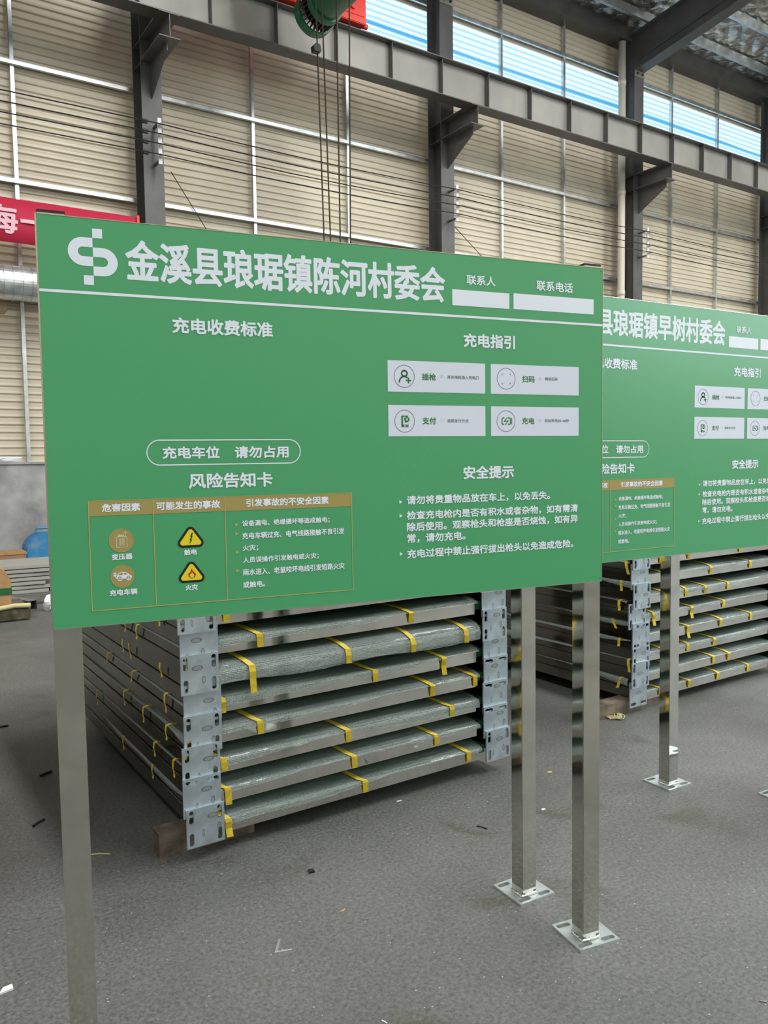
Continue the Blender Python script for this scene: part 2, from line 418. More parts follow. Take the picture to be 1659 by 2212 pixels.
NS = 11.62 * K            # inner side of the far wall sheets
SC_COL = [3.65 * K - 6.0, 3.65 * K, 8.75 * K, 13.7 * K, 18.72 * K, 18.72 * K + 6.0]
S0, S1 = -20.0, 31.5
PL = 1.635                # top of the masonry plinth
ZT = zb(10.32)            # top of the sheets
ZW0, ZW1 = zb(8.0), zb(9.38)   # translucent band

wall = bempty('wall_far', 0, NS, 0, kind='structure')
bx('plinth', S0, S1, -0.2, 0.3, 0, PL - 0.02, m_plinth, wall)
bx('sill', S0, S1, -0.23, 0.3, PL - 0.02, PL + 0.015, m_plinth, wall)
def corr(name, s0, s1, z0, z1, m, parent, pitch=0.122, amp=0.036, y=0.02):
    prof = [(0.0, 0.0), (0.28, 0.10), (0.56, 0.0), (0.66, 0.95), (0.74, 1.0), (0.84, 0.95), (0.94, 0.05)]
    V = []; F = []; z = z0; k = 0
    ts = []
    while True:
        for a, h in prof:
            zz = z0 + (k + a) * pitch
            if zz > z1: break
            ts.append((zz, y + amp * h))
        else:
            k += 1; continue
        break
    ts.append((z1, y + amp * 0.5))
    for zz, yy in ts: V += [(s0, yy, zz), (s1, yy, zz)]
    F = [(2 * i, 2 * i + 1, 2 * i + 3, 2 * i + 2) for i in range(len(ts) - 1)]
    return mesh(name, V, F, m, parent, smooth=False)
edges = [S0] + [c for c in SC_COL] + [S1]
GZ = [zb(z) for z in (3.78, 5.27, 6.77, 9.42)]
for i in range(len(edges) - 1):
    a, b = edges[i], edges[i + 1]
    corr('wall_sheet', a, b, PL + 0.015, ZW0, m_sheet, wall)
    corr('translucent_sheet', a, b, ZW0, ZW1, m_clear, wall)
    corr('wall_sheet', a, b, ZW1, ZT, m_sheet, wall)
# girts (channel section) and upright sag bars, bay by bay
def channel_h(name, s0, s1, z, m, parent, h=0.06, d=0.13, y=-0.13):
    b = MB()
    b.box(s0, s1, y, y + d + 0.02, z + h - 0.008, z + h)      # top flange
    b.box(s0, s1, y, y + 0.006, z - 0.0, z + h)               # web towards the hall
    b.box(s0, s1, y, y + 0.05, z - 0.006, z)                  # lower lip
    return b.build(name, m, parent)
for i in range(len(SC_COL) - 1):
    a, b = SC_COL[i] + 0.02, SC_COL[i + 1] - 0.02
    mm = m_galv
    for j, z in enumerate(GZ):
        channel_h('girt', a, b, z, m_galv_dark if j == 0 else mm, wall)
    third = (b - a) / 3
    lv = [PL] + GZ + [ZT]
    for q in (1, 2):
        s = a + third * q
        for j in range(len(lv) - 1):
            if j == 0:
                z0, z1 = lv[0], lv[1]
            else:
                z0, z1 = lv[j] + 0.06, lv[j + 1]
            bb = MB(); bb.box(s - 0.03, s + 0.03, -0.075, -0.069, z0, z1); bb.box(s - 0.03, s - 0.024, -0.075, 0.0, z0, z1)
            bb.build('sag_bar', m_galv, wall)
# back of the hall, gables and roof (seen in reflections and from other viewpoints)
NB = -9.8
bw = bempty('wall_back', 0, NB, 0, kind='structure')
bx('plinth', S0, S1, -0.3, 0, 0, PL, m_plinth, bw)
o = corr('wall_sheet', S0, S1, PL, zb(7.4), m_sheet, bw, pitch=0.24, y=-0.06, amp=0.04)
o = corr('translucent_sheet', S0, S1, zb(7.4), zb(9.38), m_clear, bw, pitch=0.24, y=-0.06, amp=0.04)
o = corr('wall_sheet', S0, S1, zb(9.38), ZT, m_sheet, bw, pitch=0.24, y=-0.06, amp=0.04)
RN = 2.0                  # ridge
SL = 0.115
def roofz(n): return ZT - 0.02 + SL * (min(NS - n, n - NB) if True else 0) if n > RN else ZT - 0.02 + SL * (n - NB)
def gable(name, s, door):
    g = bempty(name, s, 0, 0, kind='structure')
    b = MB()
    pts = [(NB, 0), (NB, roofz(NB)), (RN, roofz(RN + 0.01)), (NS, roofz(NS)), (NS, 0)]
    if door:
        pts = [(NB, 0), (NB, roofz(NB)), (RN, roofz(RN + 0.01)), (NS, roofz(NS)), (NS, 0), (4.5, 0), (4.5, 5), (-2.5, 5), (-2.5, 0)]
    b.prism(pts, 0, 0.08, lambda p, q, t: (t, p, q))
    b.build('wall_sheet', m_sheet, g)
gable('wall_right', S1, True)
gable('wall_left', S0, False)

ceil = bempty('ceiling', 0, 0, 0, kind='structure')
# quilted foil over the visible bays, plain foil elsewhere
def foil(name, s0, s1, n0, n1, quilt=True):
    if not quilt:
        V = [(s0, n0, roofz(n0)), (s1, n0, roofz(n0)), (s1, n1, roofz(n1)), (s0, n1, roofz(n1))]
        return mesh(name, V, [(0, 1, 2, 3)], m_foil, ceil)
    st = 0.05
    nx = int((s1 - s0) / st); ny = int((n1 - n0) / st)
    V = []; F = []
    for j in range(ny + 1):
        for i in range(nx + 1):
            s = s0 + (s1 - s0) * i / nx; n = n0 + (n1 - n0) * j / ny
            a = (s * 0.75 + n) / 0.40; b = (s * 0.75 - n) / 0.40
            q = abs(sin(pi * a)) * abs(sin(pi * b))
            V.append((s, n, roofz(n) - 0.045 * sqrt(q) + 0.02 * sin(s * 9.1 + n * 4.3) * sin(n * 11.7 - s * 3.1) + R.uniform(-0.005, 0.005)))
    for j in range(ny):
        for i in range(nx):
            k = j * (nx + 1) + i
            F.append((k, k + 1, k + nx + 2, k + nx + 1))
    return mesh(name, V, F, m_foil, ceil, smooth=True)
foil('foil_insulation', 12.0, 27.0, 8.2, NS - 0.25)
foil('foil_insulation', S0, 12.0, 8.2, NS - 0.25, False)
foil('foil_insulation', 27.0, S1, 8.2, NS - 0.25, False)
# rest of the roof with gaps for the skylight strips
sk = sorted(s for s, p in ROOF_L)
for (n0, n1) in ((RN + 0.001, 6.2), (6.2, 8.2), (NB, RN)):
    prev = S0
    for s in sk + [S1 + 0.75]:
        if s - 0.75 > prev or s > S1:
            foil('foil_insulation', prev, min(s - 0.75, S1), n0, n1, False)
        prev = s + 0.75
    for s in sk:
        V = [(s - 0.75, n0, roofz(n0)), (s + 0.75, n0, roofz(n0)), (s + 0.75, n1, roofz(n1)), (s - 0.75, n1, roofz(n1))]
        mesh('translucent_sheet' if n1 < 8 else 'foil_insulation', V, [(0, 1, 2, 3)], m_clear if n1 < 8 else m_foil, ceil)
# netting wires under the foil
nb = MB()
for d in (1, -1):
    k = -70
    while k < 130:
        c = k * 0.40
        pts = []
        for n in (8.2, NS - 0.3):
            s = (c - d * n) / 0.75
            pts.append((s, n))
        (sa, na), (sb, nb_) = pts
        # clip to the visible bays
        lo, hi = 12.0, 27.0
        def at(s): return na + (nb_ - na) * (s - sa) / (sb - sa)
        s_a, s_b = max(min(sa, sb), lo), min(max(sa, sb), hi)
        if s_b - s_a > 0.1:
            nb.tube([(s_a, at(s_a), roofz(at(s_a)) - 0.012), (s_b, at(s_b), roofz(at(s_b)) - 0.012)], 0.006, 4)
        k += 1
tag(nb.build('insulation_netting', m_galv, ceil), kind='stuff')
for n in (12.95, 11.9, 10.75, 9.6, 8.4):
    b = MB(); z = roofz(n) - 0.07
    b.box(S0, S1, n - 0.035, n - 0.029, z - 0.20, z); b.box(S0, S1, n - 0.035, n + 0.045, z - 0.206, z - 0.2); b.box(S0, S1, n - 0.035, n + 0.045, z - 0.006, z)
    b.build('purlin', m_galv, ceil)
# eave strut and closing soffit
b = MB(); b.box(S0, S1, NS - 0.42, NS - 0.36, zb(10.05), zb(10.42)); b.box(S0, S1, NS - 0.42, NS + 0.02, zb(10.03), zb(10.05))
b.build('eave_beam', m_steel, ceil)
bx('eave_soffit', S0, S1, NS - 0.36, NS + 0.3, ZT + 0.02, ZT + 0.06, m_galv_dark, ceil)

# ================================================================== STEEL FRAME
CF = 11.1 * K             # front flange face of the columns
CB = 11.46 * K
BOT = zb(7.32)            # underside of the crane girder
col_lab = {1: 'grey steel column left of the crane hoist, behind the red banner end',
           2: 'grey steel column in the middle, its bracket above a white insulator bar',
           3: 'grey steel column carrying the roof rafter, beside the cream downpipe',
           4: 'grey steel column at the right edge of the photo',
           0: 'grey steel column beyond the left edge of the photo'}
def make_column(i, s):
    c = bempty('steel_column', s, CF, 0, label=col_lab[i], cat='column', group='steel columns along the far wall')
    h = 0.168; D = CB - CF; top = zb(9.4)
    b = MB()
    b.box(-h, h, 0, 0.014, 0, top); b.box(-h, h, D - 0.014, D, 0, zb(10.1)); b.box(-0.006, 0.006, 0.014, D - 0.014, 0, zb(10.1))
    b.build('column_shaft', m_steel, c)
    bx('base_plate', -0.25, 0.25, -0.08, D + 0.08, 0, 0.025, m_steel, c)
    for z in (BOT, zb(7.03)):
        bx('stiffener', -h + 0.01, h - 0.01, 0.014, D - 0.014, z - 0.014, z, m_steel, c)
    # corbel: two flanges, web, triangular gusset below
    r = 0.98
    b = MB()
    b.box(-0.165, 0.165, -r, 0, BOT - 0.016, BOT); b.box(-0.165, 0.165, -r + 0.02, 0, zb(7.03) - 0.016, zb(7.03)); b.box(-0.007, 0.007, -r + 0.012, 0, zb(7.03), BOT - 0.016)
    zg = zb(7.03) - 0.016
    b.prism([(0, zg), (-r + 0.16, zg), (-r + 0.16, zg - 0.13), (0, zg - 0.56)], -0.007, 0.007, lambda p, q, t: (t, p, q))
    b.build('bracket', m_steel, c)
    return c
for i, s in enumerate(SC_COL[:5]):
    make_column(i, s)
# roof rafter on column 3 (and a twin on column 4, 2 beyond the frame top)
def make_rafter(s, label):
    c = bempty('roof_rafter', s, CB, 0, label=label, cat='roof beam', group='roof rafters')
    n0 = CF - CB + 0.0; n1 = RN - CB
    zt0 = roofz(CB) - 0.33; 
    z_lo0 = zb(9.37); z_lo1 = z_lo0 + 0.135 * (CF - 4.8 * K)
    nb1 = 4.8 * K - CB
    b = MB()
    def slant(na, za, nbb, zbb, w, t):
        V = [(x, n, z + q) for (n, z) in ((na, za), (nbb, zbb)) for q in (0, t) for x in (-w, w)]
        b.add(V, [(0, 1, 3, 2), (4, 6, 7, 5), (0, 4, 5, 1), (2, 3, 7, 6), (0, 2, 6, 4), (1, 5, 7, 3)])
    slant(n0 + 0.0, z_lo0, nb1, z_lo1, 0.16, 0.016)
    zt = lambda n: roofz(n + CB) - 0.30
    slant(0.0, zt(0.0), n1, zt(n1), 0.16, 0.016)
    slant(nb1, z_lo1, n1, zt(n1) - 0.75, 0.16, 0.016)
    b.prism([(0, z_lo0 + 0.016), (nb1, z_lo1 + 0.016), (n1, zt(n1) - 0.73), (n1, zt(n1)), (0, zt(0))], -0.007, 0.007, lambda p, q, t: (t, p, q))
    b.build('rafter_web', m_steel, c)
    # rib along the web and end plate with bolts
    b = MB(); V0 = Vector((-0.03, n0, z_lo0 + 0.30)); V1 = Vector((-0.03, nb1, z_lo1 + 0.28))
    b.tube([V0, V1], 0.012, 6); b.build('web_rib', m_steel, c)
    bx('end_plate', -0.17, 0.17, n0 - 0.02, n0 + 0.0, z_lo0 - 0.14, z_lo0 + 0.02, m_galv_dark, c)
    for x in (-0.09, 0.09):
        b = MB(); b.tube([(x, n0 - 0.045, z_lo0 - 0.06), (x, n0 - 0.02, z_lo0 - 0.06)], 0.028, 6); b.build('bolt', m_dark, c)
    return c
make_rafter(SC_COL[3], 'dark grey steel rafter rising to the upper right over the quilted foil')
make_rafter(SC_COL[4], 'dark grey steel rafter meeting the column at the right edge')
make_rafter(SC_COL[2], 'steel rafter above the middle column, mostly above the photo')

# crane girder
GN = 10.42 * K; gw = 0.15
cg = bempty('crane_girder', SC_COL[2], GN, BOT, label='long grey steel crane girder resting on the column brackets', cat='girder')
GH = (7.90 - 7.32) * K; gs0, gs1 = S0 - SC_COL[2] + 0.1, S1 - SC_COL[2] - 0.1
bx('bottom_flange', gs0, gs1, -gw, gw, 0, 0.018, m_steel, cg)
bx('web', gs0, gs1, -0.006, 0.006, 0.018, GH - 0.02, m_web, cg)
bx('top_flange', gs0, gs1, -gw, gw, GH - 0.02, GH, m_steel, cg)
bx('rail', gs0, gs1, -0.035, 0.035, GH, GH + 0.07, m_rib, cg)
for k in range(-7, 13):
    s = 8.05 * K + 0.955 * K * k - SC_COL[2]
    bx('stiffener', s - 0.006, s + 0.006, -gw + 0.02, -0.006, 0.018, GH - 0.02, m_steel, cg)

# downpipe
b = MB(); sP, nP = 13.4 * K, 11.28 * K
c = bempty('downpipe', sP, nP, 0, label='cream plastic downpipe left of the rafter column', cat='pipe')
b.tube([(0, 0, 0), (0, 0, zb(9.95))], 0.088, 20); b.build('pipe', m_pvc, c, smooth=True)
for z in (zb(9.1), zb(6.92), zb(4.9), zb(3.3)):
    b = MB(); b.tube([(0, 0, z), (0, 0, z + 0.12)], 0.097, 20); b.build('pipe_collar', m_pvc, c, smooth=True)

# bus wires with their insulator bars
WZ = [zb(z) for z in (6.12, 5.99, 5.86, 5.72)]
NW = 10.86 * K
ins_lab = ['', 'white insulator bar on the left column', 'white insulator bar on the middle column', 'white insulator bar on the column beside the downpipe', 'insulator bar on the right edge column']
for i in (1, 2, 3, 4):
    t = bempty('insulator_bar', SC_COL[i] + 0.02, CF, WZ[3] - 0.12, label=ins_lab[i], cat='insulator', group='insulator bars for the bus wires')
    z0 = 0; z1 = WZ[0] - WZ[3] + 0.24
    yb = NW - CF
    bx('bar', -0.03, 0.03, yb, yb + 0.03, z0, z1, m_wht, t)
    for z in (0.05, z1 - 0.08):
        bx('bracket_arm', -0.02, 0.02, yb + 0.03, 0.0, z, z + 0.03, m_steel, t)
    for z in WZ:
        zz = z - (WZ[3] - 0.12)
        b = MB(); b.tube([(0, yb, zz), (0, yb - 0.03, zz), (0, yb - 0.035, zz), (0, yb - 0.07, zz)], [0.03, 0.036, 0.026, 0.03], 12)
        b.build('insulator', m_porc, t, smooth=True)
        if i == 1:
            b = MB(); b.box(-0.30, -0.21, yb - 0.075, yb - 0.02, zz - 0.03, zz + 0.035); b.build('wire_clamp', m_dark, t, bevel=0.008)
wl = ['uppermost', 'second', 'third', 'lowest']
for j, z in enumerate(WZ):
    b = MB()
    pts = []
    anchors = [S0 + 1] + SC_COL[1:5] + [S1 - 1]
    for a_, b_ in zip(anchors[:-1], anchors[1:]):
        for q in range(8):
            u = q / 8; pts.append((a_ + (b_ - a_) * u, NW - 0.075, z - 0.10 * 4 * u * (1 - u) * (0.5 if a_ == SC_COL[1] else 0.4)))
    pts.append((anchors[-1], NW - 0.075, z))
    b.tube(pts, 0.0105, 5)
    o = b.build('bus_wire', m_wire); o.matrix_world = BM
    tag(o, wl[j] + ' of the four thin black wires running along the wall columns', 'wire', 'bus wires')
# thin guy cables behind the sign top
for k, (sa, za, sb, zb2) in enumerate(((4.02, 5.77, 4.62, 4.9), (9.12, 5.8, 9.9, 5.25))):
    b = MB(); b.tube([(sa * K, NS - 0.16, zb(za)), (sb * K, NS - 0.16, zb(zb2))], 0.008, 5); b.tube([(sb * K, NS - 0.16, zb(zb2)), (sb * K + 0.9, NS - 0.16, 3.6)], 0.008, 5)
    o = b.build('guy_cable', m_rope); o.matrix_world = BM
    tag(o, ('slanting thin cable right of the left column' if k == 0 else 'slanting thin cable right of the middle column'), 'cable')

# ================================================================== CRANE
tr = bempty('crane_bridge', 5.55 * K, GN, BOT + GH + 0.071, label='red crane end carriage and bridge running on the girder rail', cat='crane')
b = MB(); b.box(-2.6, 1.28, -0.16, 0.16, 0.02, 0.52)
b.build('end_carriage', m_red, tr, bevel=0.012)
for x in (-2.2, 0.95):
    b = MB(); b.tube([(x, -0.04, 0.131), (x, 0.04, 0.131)], 0.13, 20); b.build('wheel', m_dark, tr)
bx('wheel_cover', 0.55, 1.24, -0.172, -0.16, 0.14, 0.44, m_red, tr, bevel=0.005)
b = MB(); b.tube([(1.0, -0.21, 0.26), (1.0, -0.16, 0.26)], 0.05, 12); b.build('axle_cap', m_red, tr)
b = MB(); b.tube([(1.28, -0.05, 0.05), (1.36, -0.05, 0.05)], 0.045, 12); b.build('buffer', m_red, tr)
b = MB(); b.box(-1.25, -0.55, -8.5, -0.16, 0.10, 0.85)
b.build('bridge_box', m_red, tr, bevel=0.01)
b = MB(); b.tube([(-0.9, -0.55, 0.07), (-0.9, -0.55, 0.1)], 0.10, 16); b.build('opening_rim', m_dark, tr)

hs, hn, hz = 5.40 * K, 9.35 * K, zb(7.50)
ho = bempty('electric_hoist', hs, hn, hz, label='dark green electric rope hoist hanging from the red crane', cat='hoist')
b = MB(); b.tube([(0, -1.5, 0), (0, -0.02, 0)], 0.26, 32); b.build('drum_housing', m_hgreen, ho, smooth=False)
b = MB(); b.tube([(0, -0.05, 0), (0, 0.0, 0), (0, 0.06, 0)], [0.29, 0.30, 0.30], 32); b.build('end_flange', m_hgreen, ho)
b = MB()
for k in range(28):
    a = 2 * pi * k / 28
    M = Matrix.Rotation(a, 4, 'Y')
    b.box(-0.008, 0.008, 0.06, 0.30, 0.20, 0.30, M)
b.tube([(0, 0.06, 0), (0, 0.30, 0)], 0.21, 24)
b.build('motor_fins', m_dark, ho)
b = MB()
# open end ring around the fins
n_ = 36
V = []; F = []
for y_, r_ in ((0.28, 0.33), (0.44, 0.33), (0.44, 0.30), (0.28, 0.30)):
    V += [(r_ * cos(2 * pi * k / n_), y_, r_ * sin(2 * pi * k / n_)) for k in range(n_)]
for q in range(4):
    for k in range(n_):
        F.append((q * n_ + k, q * n_ + (k + 1) % n_, ((q + 1) % 4) * n_ + (k + 1) % n_, ((q + 1) % 4) * n_ + k))
b.add(V, F); b.build('end_ring', m_hgreen, ho)
b = MB(); b.box(-0.12, 0.12, -1.0, -0.1, 0.2, 0.75); b.build('hanger', m_hgreen, ho)
b = MB(); b.tube([(-0.26, -0.30, -0.02), (-0.20, -0.30, -0.02)], 0.10, 20); b.tube([(-0.29, -0.30, -0.02), (-0.26, -0.30, -0.02)], 0.05, 12); b.build('rope_guide', m_galv_dark, ho)
# ropes to the hook block
hk = (5.50 * K, 8.6 * K, 2.25)
rope_top = [(-0.42, 0.0), (-0.30, 0.0), (-0.14, 0.0), (0.06, 0.0)]
def bray(px, py, n):
    """building-frame point at depth n seen at a photo pixel: used once to read the rope positions off the plan"""
    d = r2 * ((px - 829.5) / FPX) + d2 * ((py - 1106) / FPX) + fwd
    Mi = BM.inverted(); o0 = Mi @ CAM; o1 = Mi @ (CAM + d)
    t = (n - o0.y) / (o1.y - o0.y)
    return o0 + (o1 - o0) * t
rp = [((682, 60), (700, 515)), ((695, 60), (714, 518)), ((727, 30), (735, 520)), ((755, 5), (757, 522))]
nR = 8.7 * K
lastx = []
rl = ['first', 'second', 'third', 'fourth']
for j, (a_, b_) in enumerate(rp):
    A = bray(*a_, nR); B = bray(*b_, nR)
    Cc = B + (B - A) * ((B.z - 2.9) / (A.z - B.z))
    A.z = max(A.z, hz - 0.05)
    b = MB(); b.tube([A, B, Cc], 0.011, 6)
    o = b.build('wire_rope', m_rope); o.matrix_world = BM
    tag(o, rl[j] + ' from the left of the four hoist ropes hanging behind the sign', 'rope', 'hoist ropes')
    lastx.append(Cc)
wp = bray(682, 105, nR)
b = MB(); b.prism([(-0.05, -0.055), (0.05, -0.055), (0.065, -0.02), (0.04, 0.055), (-0.03, 0.055), (-0.06, 0.02)], -0.05, 0.05, lambda p, q, t: (p, t, q))
o = b.build('limit_weight', m_dark); o.matrix_world = BM @ Matrix.Translation((wp.x + 0.005, wp.y, wp.z)); tag(o, 'small black limit weight on the leftmost hoist rope', 'weight')
mx_ = sum(v.x for v in lastx) / 4
hb = bempty('hook_block', mx_, nR, 2.9, label='hook block at the end of the hoist ropes, behind the sign', cat='hook')
b = MB(); b.box(-0.2, 0.2, -0.06, 0.06, -0.32, 0.02); b.build('block_housing', m_hgreen, hb, bevel=0.03)
b = MB(); b.tube([(0, 0, -0.32), (0, 0, -0.45), (0.06, 0, -0.5), (0.09, 0, -0.58), (0.05, 0, -0.67), (-0.04, 0, -0.68), (-0.09, 0, -0.6)], [0.03, 0.03, 0.035, 0.04, 0.04, 0.03, 0.012], 10); b.build('hook', m_dark, hb, smooth=True)

# ================================================================== WALL FITTINGS, LEFT
def text_mesh(body, offset=0.0):
    c = bpy.data.curves.new('lettering', 'FONT'); c.body = body; c.offset = offset; c.resolution_u = 3
    o = bpy.data.objects.new('lettering', c); COL.objects.link(o)
    dg = bpy.context.evaluated_depsgraph_get(); dg.update()
    me = bpy.data.meshes.new_from_object(o.evaluated_get(dg))
    bpy.data.objects.remove(o); bpy.data.curves.remove(c)
    return me
def text_obj(body, u0, u1, v0, v1, y, m, parent, offset=0.012, name='lettering', rounded=None):
    """lettering fitted to the rectangle u0..u1, v0..v1 of the plane y; the strokes are fattened by shallow
    round-cornered ridges along every outline, so that the weight of the type can be chosen"""
    me0 = text_mesh(body, 0.0)
    bm_ = bmesh.new(); bm_.from_mesh(me0); bpy.data.meshes.remove(me0)
    bmesh.ops.remove_doubles(bm_, verts=bm_.verts, dist=1e-5)
    xs = [v.co.x for v in bm_.verts]; ys = [v.co.y for v in bm_.verts]
    x0, x1, y0, y1 = min(xs), max(xs), min(ys), max(ys)
    em = (v1 - v0) / (y1 - y0)
    r = rounded if rounded is not None else offset * 1.15 * em
    sx = (u1 - u0 - 2 * r) / (x1 - x0); sy = (v1 - v0 - 2 * r) / (y1 - y0)
    for v in bm_.verts: v.co = (u0 + r + (v.co.x - x0) * sx, y, v0 + r + (v.co.y - y0) * sy)
    V = [tuple(v.co) for v in bm_.verts]; bm_.verts.index_update()
    F = [tuple(v.index for v in f.verts) for f in bm_.faces]
    if r > 1e-5:
        n8 = 14 if rounded else 8
        dz = min(6e-5, r * 0.03)
        ye = y + 2e-5
        ring = [(r * cos(2 * pi * k / n8), r * sin(2 * pi * k / n8)) for k in range(n8)]
        done = set()
        for e in bm_.edges:
            if len(e.link_faces) != 1: continue
            A, B = e.verts[0].co, e.verts[1].co
            for vtx in e.verts:
                if vtx.index in done: continue
                done.add(vtx.index); b0 = len(V); c = vtx.co
                V.append((c.x, y - dz, c.z)); V += [(c.x + a, ye, c.z + b) for a, b in ring]
                F += [(b0, b0 + 1 + k, b0 + 1 + (k + 1) % n8) for k in range(n8)]
            dx, dzz = B.x - A.x, B.z - A.z; ln = sqrt(dx * dx + dzz * dzz)
            if ln < 1e-6: continue
            nx_, nz_ = -dzz / ln * r, dx / ln * r
            b0 = len(V)
            V += [(A.x, y - dz, A.z), (B.x, y - dz, B.z), (A.x + nx_, ye, A.z + nz_), (B.x + nx_, ye, B.z + nz_), (A.x - nx_, ye, A.z - nz_), (B.x - nx_, ye, B.z - nz_)]
            F += [(b0, b0 + 1, b0 + 3, b0 + 2), (b0, b0 + 4, b0 + 5, b0 + 1)]
    bm_.free()
    me = bpy.data.meshes.new(name); me.from_pydata(V, [], F); me.materials.append(m)
    # all faces look towards -y
    me.update()
    fl = [p.index for p in me.polygons if p.normal.y > 0]
    if fl:
        bb = bmesh.new(); bb.from_mesh(me); bb.faces.ensure_lookup_table()
        bmesh.ops.reverse_faces(bb, faces=[bb.faces[i] for i in fl]); bb.to_mesh(me); bb.free()
    o = bpy.data.objects.new(name, me)
    return link(o, parent)

ban = bempty('banner', 2.0 * K, 11.02 * K, zb(4.64), label='red cloth banner with pink characters hung left of the big sign', cat='banner')
b = MB()
zt_, zb_ = (4.91 - 4.64) * K, (4.37 - 4.64) * K
nx = 40
V = []; F = []
for i in range(nx + 1):
    x = -2.3 + (1.38 * K + 2.3) * i / nx
    for k, z in enumerate((zb_, (zt_ + zb_) / 2, zt_)):
        V.append((x, 0.012 * sin(x * 7 + k) - 0.004, z))
for i in range(nx):
    for k in range(2): F.append((3 * i + k, 3 * i + 3 + k, 3 * i + 4 + k, 3 * i + 1 + k))
o = mesh('cloth', V, F, m_banner, ban, smooth=True)
md = o.modifiers.new('t', 'SOLIDIFY'); md.thickness = 0.004
bx('end_pole', 1.38 * K - 0.02, 1.38 * K + 0.02, -0.02, 0.02, zb_ - 0.03, zt_ + 0.03, m_red, ban)
text_obj('海', (1.50 - 2.0) * K, (1.875 - 2.0) * K, (4.47 - 4.64) * K, (4.82 - 4.64) * K, -0.03, m_pink, ban, 0.02)
bx('lettering', (1.905 - 2.0) * K, (2.24 - 2.0) * K, -0.032, -0.028, (4.625 - 4.64) * K, (4.67 - 4.64) * K, m_pink, ban)

du = bempty('spiral_duct', 0, 11.0 * K, zb(3.87), label='silver spiral air duct along the wall below the red banner', cat='duct')
b = MB(); pts = []; rr = []
x = -9.0
while x < 3.2 * K:
    pts += [(x, 0, 0), (x + 0.115, 0, 0), (x + 0.118, 0, 0), (x + 0.128, 0, 0)]; rr += [0.254, 0.254, 0.268, 0.268]; x += 0.131
b.tube(pts, rr, 40); b.build('duct_shell', m_galv, du)
for s in (-6, -3, 0.4, 3.0):
    b = MB(); b.tube([(s, 0.285 * cos(a), 0.285 * sin(a)) for a in [2 * pi * k / 24 for k in range(25)]], 0.008, 5); b.box(s - 0.015, s + 0.015, 0.27, 0.75, -0.02, 0.02)
    b.build('duct_hanger', m_galv_dark, du)
la = bempty('wall_lamp', 1.66 * K, 11.35 * K, zb(3.62), label='tan box lamp with a looped cable below the silver duct', cat='lamp')
bx('housing', -0.35, 0.11, -0.1, 0.1, -0.09, 0.09, m_lampb, la, bevel=0.02)
b = MB(); b.tube([(-0.1 + 0.12 * cos(a), 0, 0.09 + 0.10 * sin(a)) for a in [pi * k / 10 for k in range(11)]], 0.009, 6); b.build('cable', m_wire, la)
b = MB(); b.box(-0.02, 0.02, 0.1, 0.32, -0.02, 0.02); b.build('arm', m_steel, la)

# crumpled white bag on the plinth ledge
def blob(name, c, sx, sy, sz, m, seed, label, cat, amp=0.25, flat=True):
    rr = random.Random(seed)
    bm_ = bmesh.new(); bmesh.ops.create_icosphere(bm_, subdivisions=3, radius=1)
    for v in bm_.verts:
        k = 1 + amp * (rr.random() - 0.5) + 0.18 * sin(5 * v.co.x + seed) * cos(4 * v.co.y)
        v.co = Vector((v.co.x * sx * k, v.co.y * sy * k, max(v.co.z * sz * k, -sz * 0.75 if flat else -9)))
    zmin = min(v.co.z for v in bm_.verts)
    for v in bm_.verts: v.co.z -= zmin
    me = bpy.data.meshes.new(name); bm_.to_mesh(me); bm_.free(); me.materials.append(m)
    o = bpy.data.objects.new(name, me); o.location = c; o.rotation_euler = (0, 0, WY); link(o)
    return tag(o, label, cat)
blob('plastic_bag', bpos(1.2 * K, NS - 0.125, PL + 0.016), 0.72, 0.08, 0.06, m_bag, 3, 'crumpled white plastic bag lying on the masonry ledge at left', 'bag')

# ================================================================== CLUTTER AT THE LEFT EDGE
def wpt(px, py, z=0.0):
    d = r2 * ((px - 829.5) / FPX) + d2 * ((py - 1106) / FPX) + fwd
    return CAM + d * ((z - CAM.z) / d.z)
p = wpt(35, 1348)
cr = empty('wrapped_crate', (p.x - 0.62, p.y + 0.35, 0), 0.16, 'low dark film-wrapped crate with a yellowish top edge, carrying the carton', 'crate')
bx('crate_body', -0.75, 0.72, -0.3, 0.35, 0, 0.14, m_crate, cr, bevel=0.02)
b = MB(); b.tube([(-0.75 + 0.147 * k, -0.29 + 0.01 * sin(k * 3), 0.155 + 0.007 * sin(k * 2.2)) for k in range(11)], 0.025, 8); b.build('foam_edge', m_foam, cr, smooth=True)
cb = empty('cardboard_box', (p.x - 0.52, p.y + 0.42, 0.141), 0.14, 'brown cardboard box with a green tape band on the wrapped crate', 'box')
b = MB(); b.prism([(-0.62, 0), (0.45, 0), (0.45, 0.27), (0.40, 0.38), (0.34, 0.41), (-0.62, 0.41)], -0.25, 0.28, lambda p_, q, t: (p_, t, q)); b.build('carton', m_carton, cb, bevel=0.01)
bx('tape_band', -0.621, 0.455, -0.256, -0.2501, 0.13, 0.20, m_gtape, cb)
bx('hand_hole', 0.05, 0.2, -0.256, -0.2501, 0.055, 0.085, m_dark, cb)
pm = wpt(62, 1300)
